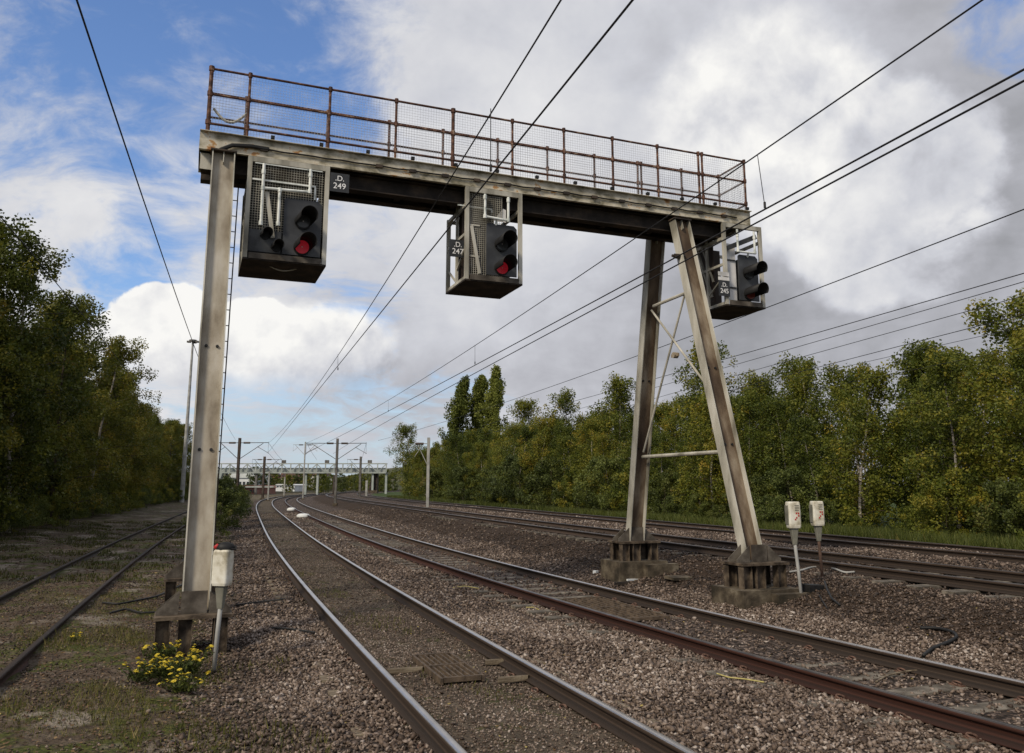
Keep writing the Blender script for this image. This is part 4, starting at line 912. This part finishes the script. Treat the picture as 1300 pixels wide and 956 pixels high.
def plant(key, x, y, z, sc, rz, label, cat, group=None, sz=None):
    p = protos[key]
    if p.get('used_') is None: p['used_'] = 1; o = p
    else: o = dup(p); 
    o.location = (x, y, z); o.scale = (sc, sc, sz or sc); o.rotation_euler = (0, 0, rz); tag(o, label, cat, group); return o
for i in range(5): protos['birch%d' % i] = make_tree('birch_tree', 'birch', 7.2, 2.0 + .25 * (i % 3), 15000, .105, 100 + i, (.10, .05, .14, .04, .08)[i], leaf_b, birchbark)
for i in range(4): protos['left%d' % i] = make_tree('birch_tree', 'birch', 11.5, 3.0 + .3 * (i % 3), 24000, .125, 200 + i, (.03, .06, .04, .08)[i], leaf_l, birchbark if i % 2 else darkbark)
for i in range(3): protos['poplar%d' % i] = make_tree('poplar_tree', 'poplar', 17, 2.35, 19000, .25, 300 + i, .06, leaf_p, darkbark)
for i in range(3): protos['shrub%d' % i] = make_tree('shrub', 'shrub', 2.6, 1.7, 9000, .085, 400 + i, .05, (leaf_w, leaf_b, leaf_g)[i], darkbark)
for i in range(2): protos['far%d' % i] = make_tree('broadleaf_tree', 'birch', 9, 3.6, 5000, .32, 500 + i, .03, (leaf_w, leaf_b)[i], darkbark)
T = random.Random(5)
def place(key, s, o, sc, label, cat='tree', group=None, sz=None):
    x, y = P(s, 0.); h = heading(s); x = float(x) + o * math.cos(h); y = float(y) - o * math.sin(h)
    return plant(key, x, y, float(np.interp(o, PO, PZ)) - .05, sc, T.uniform(0, 6.28), label, cat, group, sz)
# right: front row counted from the right end of the photograph
k = 0; s = 1.5
while s < 112:
    o = 18.6 + T.uniform(-.4, 1.2); f = min(1, max(0, (s - 20) / 60)); sc = T.uniform(.56, .84) * (1 + .15 * f)
    place('birch%d' % T.randrange(5), s, o, sc, '%s olive birch of the front row right of the tracks, counting from the nearest' % ORD[k], 'tree', 'front row of birches behind the farthest track'); k += 1
    s += T.uniform(1.7, 2.6) * (1 + .6 * f)
k = 0; s = 3
while s < 130:
    o = 21.8 + T.uniform(-.8, 1.); f = min(1, max(0, (s - 20) / 60)); sc = T.uniform(.80, 1.0) * (1 + .10 * f)
    place('birch%d' % T.randrange(5), s, o, sc, 'taller olive birch rising behind the front row right of the tracks', 'tree', 'second row of birches behind the farthest track'); k += 1
    s += T.uniform(2.1, 3.1) * (1 + .5 * f)
s = 4
while s < 150:
    place('birch%d' % T.randrange(5), s, 26 + T.uniform(-1.5, 2), T.uniform(.84, 1.02), 'birch at the back of the wood right of the tracks', 'tree', 'back row of birches right of the tracks'); s += T.uniform(3.5, 5.5)
# taller individuals on the skyline
for px, py, Yy, key, lab in ((1285, 388, 23.5, 'birch1', 'tall golden birch at the right edge of the view'), (1150, 432, 29, 'birch0', 'tall birch with pale trunks right of the two pole boxes'), (1010, 455, 36, 'birch2', 'tall birch rising just right of the front gantry leg'), (912, 442, 40, 'birch4', 'tall feathery birch seen between the gantry legs'), (770, 480, 52, 'birch3', 'tall birch just left of the rear gantry leg'), (717, 503, 60, 'birch1', 'slender birch standing up between the poplars and the gantry'), (650, 508, 78, 'birch0', 'broad pale birch right of the three poplars'), (529, 541, 112, 'birch2', 'slim birch rising above the pale mast')):
    p = at(px, py, Yy); hgt = p[2] - .1; plant(key, p[0], Yy, .1, hgt / 7.2, T.uniform(0, 6), lab, 'tree')
for i, (px, py, Yy) in enumerate(((573, 475, 98), (599, 476, 102), (624, 466, 96))):
    p = at(px, py, Yy); plant('poplar%d' % i, p[0], Yy, 0, p[2] / 17.2, T.uniform(0, 6), ('left poplar of the three tall columns', 'narrow middle poplar of the three tall columns', 'right and tallest poplar of the three columns')[i], 'tree')
# shrubs in front of the right hand trees
for px, Yy, sc, key in ((590, 64, 1.25, 'shrub0'), (612, 58, 1.5, 'shrub0'), (640, 52, 1.3, 'shrub2'), (560, 74, 1.3, 'shrub0'), (700, 44, 1.25, 'shrub0'), (735, 41, 1.1, 'shrub1'), (670, 48, 1., 'shrub1'), (520, 88, 1.4, 'shrub2'), (760, 38, .9, 'shrub2'), (850, 31, .8, 'shrub2'), (905, 29, .9, 'shrub0'), (1080, 22.6, .75, 'shrub1'), (1170, 20.6, .7, 'shrub2'), (1265, 19, .85, 'shrub1')):
    p = at(px, 600, Yy); s_, o_ = so_of(p[0], Yy); o_ = max(o_, 17.3)
    bi = sorted([590, 612, 640, 560, 700, 735, 670, 520, 760, 850, 905, 1080, 1170, 1265]).index(px); nm = 'rounded bush at the foot of the right hand trees, %s from the footbridge' % ORD[bi]
    place(key, s_, o_, sc, nm, 'bush', 'bushes along the right hand verge')
k = 0
for s in np.arange(1, 95, 1.7):
    place('shrub%d' % T.randrange(3), s, 17.2 + T.uniform(0, .7), T.uniform(.22, .55), 'low leafy bush growing out of the right hand verge', 'bush', 'low bushes of the right hand verge')
# left: wood beyond the siding
k = 0; s = 13.
while s < 125:
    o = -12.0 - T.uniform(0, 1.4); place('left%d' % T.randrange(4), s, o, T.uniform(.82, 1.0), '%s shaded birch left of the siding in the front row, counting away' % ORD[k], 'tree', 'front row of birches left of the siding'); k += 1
    s += T.uniform(2.6, 4.)
s = 15.
while s < 130:
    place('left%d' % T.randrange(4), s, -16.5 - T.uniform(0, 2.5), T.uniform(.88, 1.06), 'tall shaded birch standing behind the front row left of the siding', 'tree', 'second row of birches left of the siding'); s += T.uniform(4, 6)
for s in np.arange(14, 120, 2.4):
    place('shrub%d' % T.randrange(2), s, -10.3 - T.uniform(0, .9), T.uniform(.45, .85), 'dark bush under the birches beside the siding', 'bush', 'bushes under the left hand birches')
for px, py, Yy, key, lab in ((-6, 262, 31, 'left0', 'tallest birch at the left edge, its top against the sky'), (48, 318, 33, 'left1', 'tall birch second from the left edge'), (92, 385, 40, 'left2', 'birch third from the left edge on the skyline'), (130, 425, 52, 'left3', 'birch with thin top twigs left of the white cloud'), (168, 455, 62, 'left0', 'feathery birch below the falling wire left of the lamp mast')):
    p = at(px, py, Yy); plant(key, p[0], Yy, 0, p[2] / 11.6, T.uniform(0, 6), lab, 'tree')
# bushes by the line behind the left leg
for px, Yy, sc, lab in ((276, 33, .72, 'bright green bush right behind the left gantry leg'), (287, 40, .8, 'green bush beyond the bright one behind the left gantry leg'), (301, 52, .6, 'small bush beside the bend of the nearest track'), (308, 64, .6, 'farther small bush beside the bend of the nearest track'), (283, 47, .95, 'taller bush between the siding and the nearest track'), (303, 78, .8, 'bush left of the bend below the footbridge')):
    p = at(px, 600, Yy); plant('shrub2' if Yy < 45 else 'shrub0', p[0], Yy, -.2, sc, T.uniform(0, 6), lab, 'bush')
# trees beyond the footbridge
for i in range(26):
    px = 268 + i * 9.2 + T.uniform(-3, 3); Yy = T.uniform(215, 330); top = T.uniform(600, 609) if i % 3 else T.uniform(594, 602)
    p = at(px, top, Yy); plant('far%d' % (i % 2), p[0], Yy, -.6, (p[2] + .6) / 9, T.uniform(0, 6), 'far green tree beyond the footbridge', 'tree', 'trees beyond the footbridge', sz=(p[2] + .6) / 9)
# verge and siding grass
def blades(n, s0, s1, oa, ob, h0, h1, name_, label, wid=.012, patch=None, lo=.5):
    s = rng.uniform(s0, s1, n); o = rng.uniform(oa, ob, n); x, y = P(s, 0 * s); h = np.interp(s, SS, hh); x = x + o * np.cos(h); y = y - o * np.sin(h); k = in_view(x, y, 5)
    if patch: k &= (np.sin(x * 1.7 + 2 * np.sin(y * .9)) + np.sin(y * 2.3 + x) + np.sin(x * 5 + y * 4) * .6) > patch
    k &= np.abs(np.abs(o + 5.18) - .75) > .08
    s, o, x, y = s[k], o[k], x[k], y[k]; n = len(s); z = ground_z(s, o, x, y); a = rng.uniform(0, 6.28, n); H_ = rng.uniform(h0, h1, n); L = rng.normal(0, .35, (n, 2)) * H_[:, None]; w_ = wid * rng.uniform(.6, 1.4, n)
    V = np.stack([np.stack([x - np.cos(a) * w_, y - np.sin(a) * w_, z - .01], 1), np.stack([x + np.cos(a) * w_, y + np.sin(a) * w_, z - .01], 1), np.stack([x + L[:, 0], y + L[:, 1], z + H_], 1)], 1).reshape(-1, 3)
    return tag(npmesh(name_, V, np.arange(3 * n).reshape(n, 3), (leaf_g if 'verge' in label else grass_m), np.clip(rng.normal(lo, .2, n), 0, 1)), label, 'grass', kind='stuff')
blades(60000, -2, 40, 15.3, 17.8, .15, .5, 'grass', 'rough green grass along the right hand verge', .014, None, .4)
blades(40000, 40, 110, 15.8, 18.8, .2, .5, 'grass', 'far green grass along the right hand verge', .03, None, .4)
blades(110000, -4, 14, -9.5, -2.2, .012, .045, 'grass', 'short mossy grass around the siding', .005, .1, .5)
blades(36000, 14, 45, -11, -2.4, .03, .12, 'grass', 'short grass farther along the siding', .014, .2, .35)
blades(12000, -4, 8, -4.6, -2.9, .03, .13, 'grass', 'taller grass tufts between the siding and the left gantry foot', .004, 1.15, .6)
blades(5000, -3, 20, -.6, .3, .02, .07, 'grass', 'thin moss and weeds between the rails of the nearest track', .006, .9, .3)
blades(2500, -2.6, 5, -2.7, -1.5, .03, .12, 'grass', 'weeds at the foot of the left box pole', .006, .5, .5)
def litter(n, s0, s1, oa, ob, size, label, lo=.45):
    s = rng.uniform(s0, s1, n); o = rng.uniform(oa, ob, n); x, y = P(s, 0 * s); h = np.interp(s, SS, hh); x = x + o * np.cos(h); y = y - o * np.sin(h); k = in_view(x, y, 5) & (np.abs(np.abs(o + 5.18) - .75) > .06); s, o, x, y = s[k], o[k], x[k], y[k]
    C = np.stack([x, y, ground_z(s, o, x, y) + .012], 1); V, Fc = leaves(C, size, .7, 0, 9); V = V.reshape(-1, 4, 3); V[:, :, 2] = C[:, 2][:, None] + (V[:, :, 2] - C[:, 2][:, None]) * .4; V = V.reshape(-1, 3)
    return tag(npmesh('fallen_leaves', V, Fc, litter_m, np.clip(rng.normal(lo, .22, len(Fc)), 0, 1)), label, 'leaves', kind='stuff')
litter(30000, -3, 14, -9.5, -2.2, .036, 'brown and yellow fallen leaves scattered over the siding')
litter(9000, 14, 45, -11, -2.2, .07, 'fallen leaves farther along the siding')
litter(1500, -3, 14, -1.5, 8, .035, 'few dry leaves scattered on the ballast', .75)

# yellow ragwort plants
fl = MB(); n = 10
for j in range(n):
    a = 2 * math.pi * j / n; a2 = a + .2; fl.add([(0, 0, 0), (.013 * math.cos(a - .25), .013 * math.sin(a - .25), .003), (.020 * math.cos(a), .020 * math.sin(a), .001), (.013 * math.cos(a + .25), .013 * math.sin(a + .25), .003)], [(0, 1, 2, 3)])
fl.tube([(0, 0, 0), (0, 0, .007)], .006, 8)
flo = fl.build('flower_head', yellow); flower_me = flo.data; bpy.data.objects.remove(flo)
for (px, py, nf, spread, hh_, lab) in ((212, 858, 36, .33, .20, 'densest yellow flowered weed in front of the left gantry foot'), (240, 852, 24, .24, .24, 'yellow flowered weed beside the pale pole of the left box'), (178, 862, 20, .24, .16, 'low yellow flowered weed at the left of the clump'), (232, 876, 18, .25, .18, 'yellow flowered weed at the front of the clump'), (200, 836, 18, .25, .20, 'yellow flowered weed at the back of the clump near the gantry foot'), (92, 815, 6, .10, .12, 'tiny yellow flowered weed beside the rusty siding rail')):
    p = gp(px, py, -.2); r = thing('flowering_weed', (p[0], p[1], p[2] - .01), 0, lab, 'plant', 'yellow flowered weeds by the left gantry foot'); st = MB(); LC = []
    for i in range(nf):
        a = T.uniform(0, 6.28); rr = spread * math.sqrt(T.random()); tip = np.array([rr * math.cos(a), rr * math.sin(a), hh_ * T.uniform(.5, 1.1)]); b0 = np.array([rr * .3 * math.cos(a), rr * .3 * math.sin(a), 0]); mid = (b0 + tip) / 2 + np.array([T.uniform(-.02, .02), T.uniform(-.02, .02), .02])
        st.tube([b0, mid, tip], .0028, 4, cap=False)
        for q2 in range(26): f = T.uniform(.05, .92); c_ = b0 + (tip - b0) * f; LC.append(c_ + np.array([T.gauss(0, .028), T.gauss(0, .028), T.gauss(0, .012)]))
        for e in range(2 if i % 3 == 0 else 1):
            fo = bpy.data.objects.new('flower_head', flower_me); COL.objects.link(fo); fo.parent = r; fo.location = tip + (np.array([T.uniform(-.03, .03), T.uniform(-.03, .03), T.uniform(-.01, .02)]) if e else 0); sc = T.uniform(.9, 1.6); fo.scale = (sc,) * 3; fo.rotation_euler = (T.uniform(-.7, .5), T.uniform(-.6, .6), 0)
    st.build('stems', leaf_g, r); V, Fc = leaves(np.array(LC), .04, .4, 0, 77); npmesh('foliage', V, Fc, leaf_g, np.clip(rng.normal(.3, .2, len(Fc)), 0, 1), r)

# ------------------------------------------------------------------ footbridge
BY = 185.; xl = at(270, 590, BY)[0]; xr = at(490.5, 590, BY)[0]; zb_ = at(400, 599.5, BY)[2]; zt_ = at(400, 588, BY)[2]
fb = thing('footbridge', (xl, BY, 0), 0, 'long pale green truss footbridge crossing all the tracks in the distance', 'footbridge')
L = xr - xl
MB().box(0, L, -.15, .15, zb_ - .25, zb_).box(0, L, 1.6, 1.9, zb_ - .25, zb_).box(.1, L - .1, 1.0, 1.02, zb_ + .01, zb_ + 1.0).build('bottom_chord', greenm, fb); MB().box(0, L, -.12, .12, zt_ - .2, zt_).box(0, L, 1.63, 1.87, zt_ - .2, zt_).build('top_chord', greenm, fb)
nb_ = 20; lat = MB()
for i in range(nb_ + 1):
    x = i * L / nb_; lat.box(x - .11, x + .11, -.1, .1, zb_ + .001, zt_ - .201)
    if i < nb_:
        x2 = (i + 1) * L / nb_; a_, b_ = ((x, zb_), (x2, zt_ - .2)) if i % 2 else ((x, zt_ - .2), (x2, zb_)); lat.bar((a_[0], 0, a_[1]), (b_[0], 0, b_[1]), .17, .17, (0, 1, 0))
lat.build('lattice', greenm, fb)
MB().box(0, L, .16, 1.59, zb_ - .2, zb_ - .1).build('deck', under, fb)
for px in (287, 302, 325, 388, 403, 473, 490):
    x = at(px, 600, BY)[0] - xl; MB().box(x - .22, x + .22, .3, .7, -.8, zb_ - .26).build('column', greenm if px > 330 else mastm, fb)
for px in (359.5, 414.5, 469):
    x = at(px, 586, BY)[0] - xl; MB().box(x - .45, x + .45, .3, .8, zt_ + .001, zt_ + .7).build('equipment_cabinet', mastm, fb)
x0 = at(300, 600, BY)[0] - xl
st = MB(); st.prism([(x0 - 3.2, zb_ - .2), (x0 - 2.6, zb_ - .2), (x0 - 4.2, -.5), (x0 - 5.2, -.5)], 'y', -1.5, -.3); st.prism([(x0 + 9, zb_ - 3.4), (x0 + 9, zb_ - 3.1), (x0 - 3, zb_ - 3.1), (x0 - 3, zb_ - 3.4)], 'y', -1.4, -1.2); st.build('staircase', greenm, fb)
tw = MB(); xx = at(473, 600, BY)[0] - xl; tw.prism([(xx - 1.3, -.6), (xx + 1.0, -.6), (xx + 1.0, zb_ - .3), (xx - .3, zb_ - .3)], 'y', .9, 2.6); tw.build('stair_enclosure', under, fb)
MB().box(xx - 1.2, xx + 1.2, -.6, .25, -.6, .9).build('footing', concrete, fb)

# ------------------------------------------------------------------ far buildings and hill
def house(px, py, Yy, w, h, label, wallm, roofm, d=8, group=None):
    p = at(px, py, Yy); r = thing('house', (p[0], Yy, p[2] - h), T.uniform(-.25, .25), label, 'house', group)
    MB().box(-w / 2, w / 2, 0, d, -6, h).build('wall', wallm, r); ro = MB().prism([(-w / 2 - .4, h + .01), (w / 2 + .4, h + .01), (w / 2 - 1, h + h * .55), (-w / 2 + 1, h + h * .55)], 'y', -.4, d + .4).build('roof', roofm, r)
    MB().box(w * .25, w * .25 + .8, 2, 2.8, h, h * 1.8).build('chimney', brickm, ro)
    for k in (-.3, 0, .3): MB().box(w * k - .5, w * k + .5, -.06, -.002, h * .35, h * .7).build('window', glassd, r)
hl = MB(); nx, ny = 60, 8; vs = []
for i in range(nx + 1):
    for j in range(ny + 1):
        x = -420 + i * 14; y = 520 + j * 40; f = j / ny; vs.append((x, y, -1.4 + (13 + 5 * math.sin(i * .33) + 2.5 * math.sin(i * .9)) * math.sin(min(1, f * 1.3) * math.pi / 2) * max(.15, min(1, (1 - abs(x + 150) / 330) * 1.8))))
hl.add(vs, [(i * (ny + 1) + j, (i + 1) * (ny + 1) + j, (i + 1) * (ny + 1) + j + 1, i * (ny + 1) + j + 1) for i in range(nx) for j in range(ny)])
tag(hl.build('hills', mat('hill_cover', [(0, (.03, .035, .015)), (.5, (.06, .065, .025)), (1, (.10, .085, .05))], .03, .9), smooth=True), kind='structure')
hw = [(334, 606), (345, 604.5), (352, 607), (363, 603.5), (372, 606), (381, 603), (392, 605), (396, 608), (405, 604), (412, 607), (358, 609), (340, 610), (385, 609)]
for i, (px, py) in enumerate(hw): house(px, py, T.uniform(480, 560), T.uniform(7, 11), 4.2, 'small pale house with dark roof on the far hill under the footbridge', [shedm, brickm, cream][i % 3], rooft, 8, 'houses on the far hill')
for i in range(22):
    px = 330 + i * 7.5 + T.uniform(-3, 3); p = at(px, T.uniform(602, 608), T.uniform(430, 520)); plant('far%d' % (i % 2), p[0], p[1], -2, (p[2] + 2) / 9, T.uniform(0, 6), 'tiny tree on the far hill among the houses', 'tree', 'trees on the far hill')
def shed(px0, px1, ytop, ybot, Yy, label, wm, rm):
    a_ = at(px0, ytop, Yy); b_ = at(px1, ybot, Yy); w = b_[0] - a_[0]; z0 = b_[2]; h = a_[2] - z0; r = thing('industrial_shed', (a_[0], Yy, z0), 0, label, 'building')
    MB().box(0, w, 0, 15, -3, h * .72).build('wall', wm, r); MB().prism([(-.3, h * .721), (w + .3, h * .721), (w * .9, h), (w * .1, h)], 'y', -.3, 15.3).build('roof', rm, r)
    k = MB(); 
    for j in range(6): k.box(w * (.06 + j * .155), w * (.06 + j * .155) + w * .10, -.05, -.002, h * .25, h * .5)
    k.build('window_band', glassd, r)
shed(292, 323, 601, 622, 230, 'white industrial building left of the tracks under the footbridge', shedm, bwhite)
shed(350, 374, 614.5, 620, 260, 'low white roofed building between the far trees', shedm, shedm)
shed(298, 326, 616, 628, 190, 'low building with a red brown roof left of the tracks', brickm, brickm)
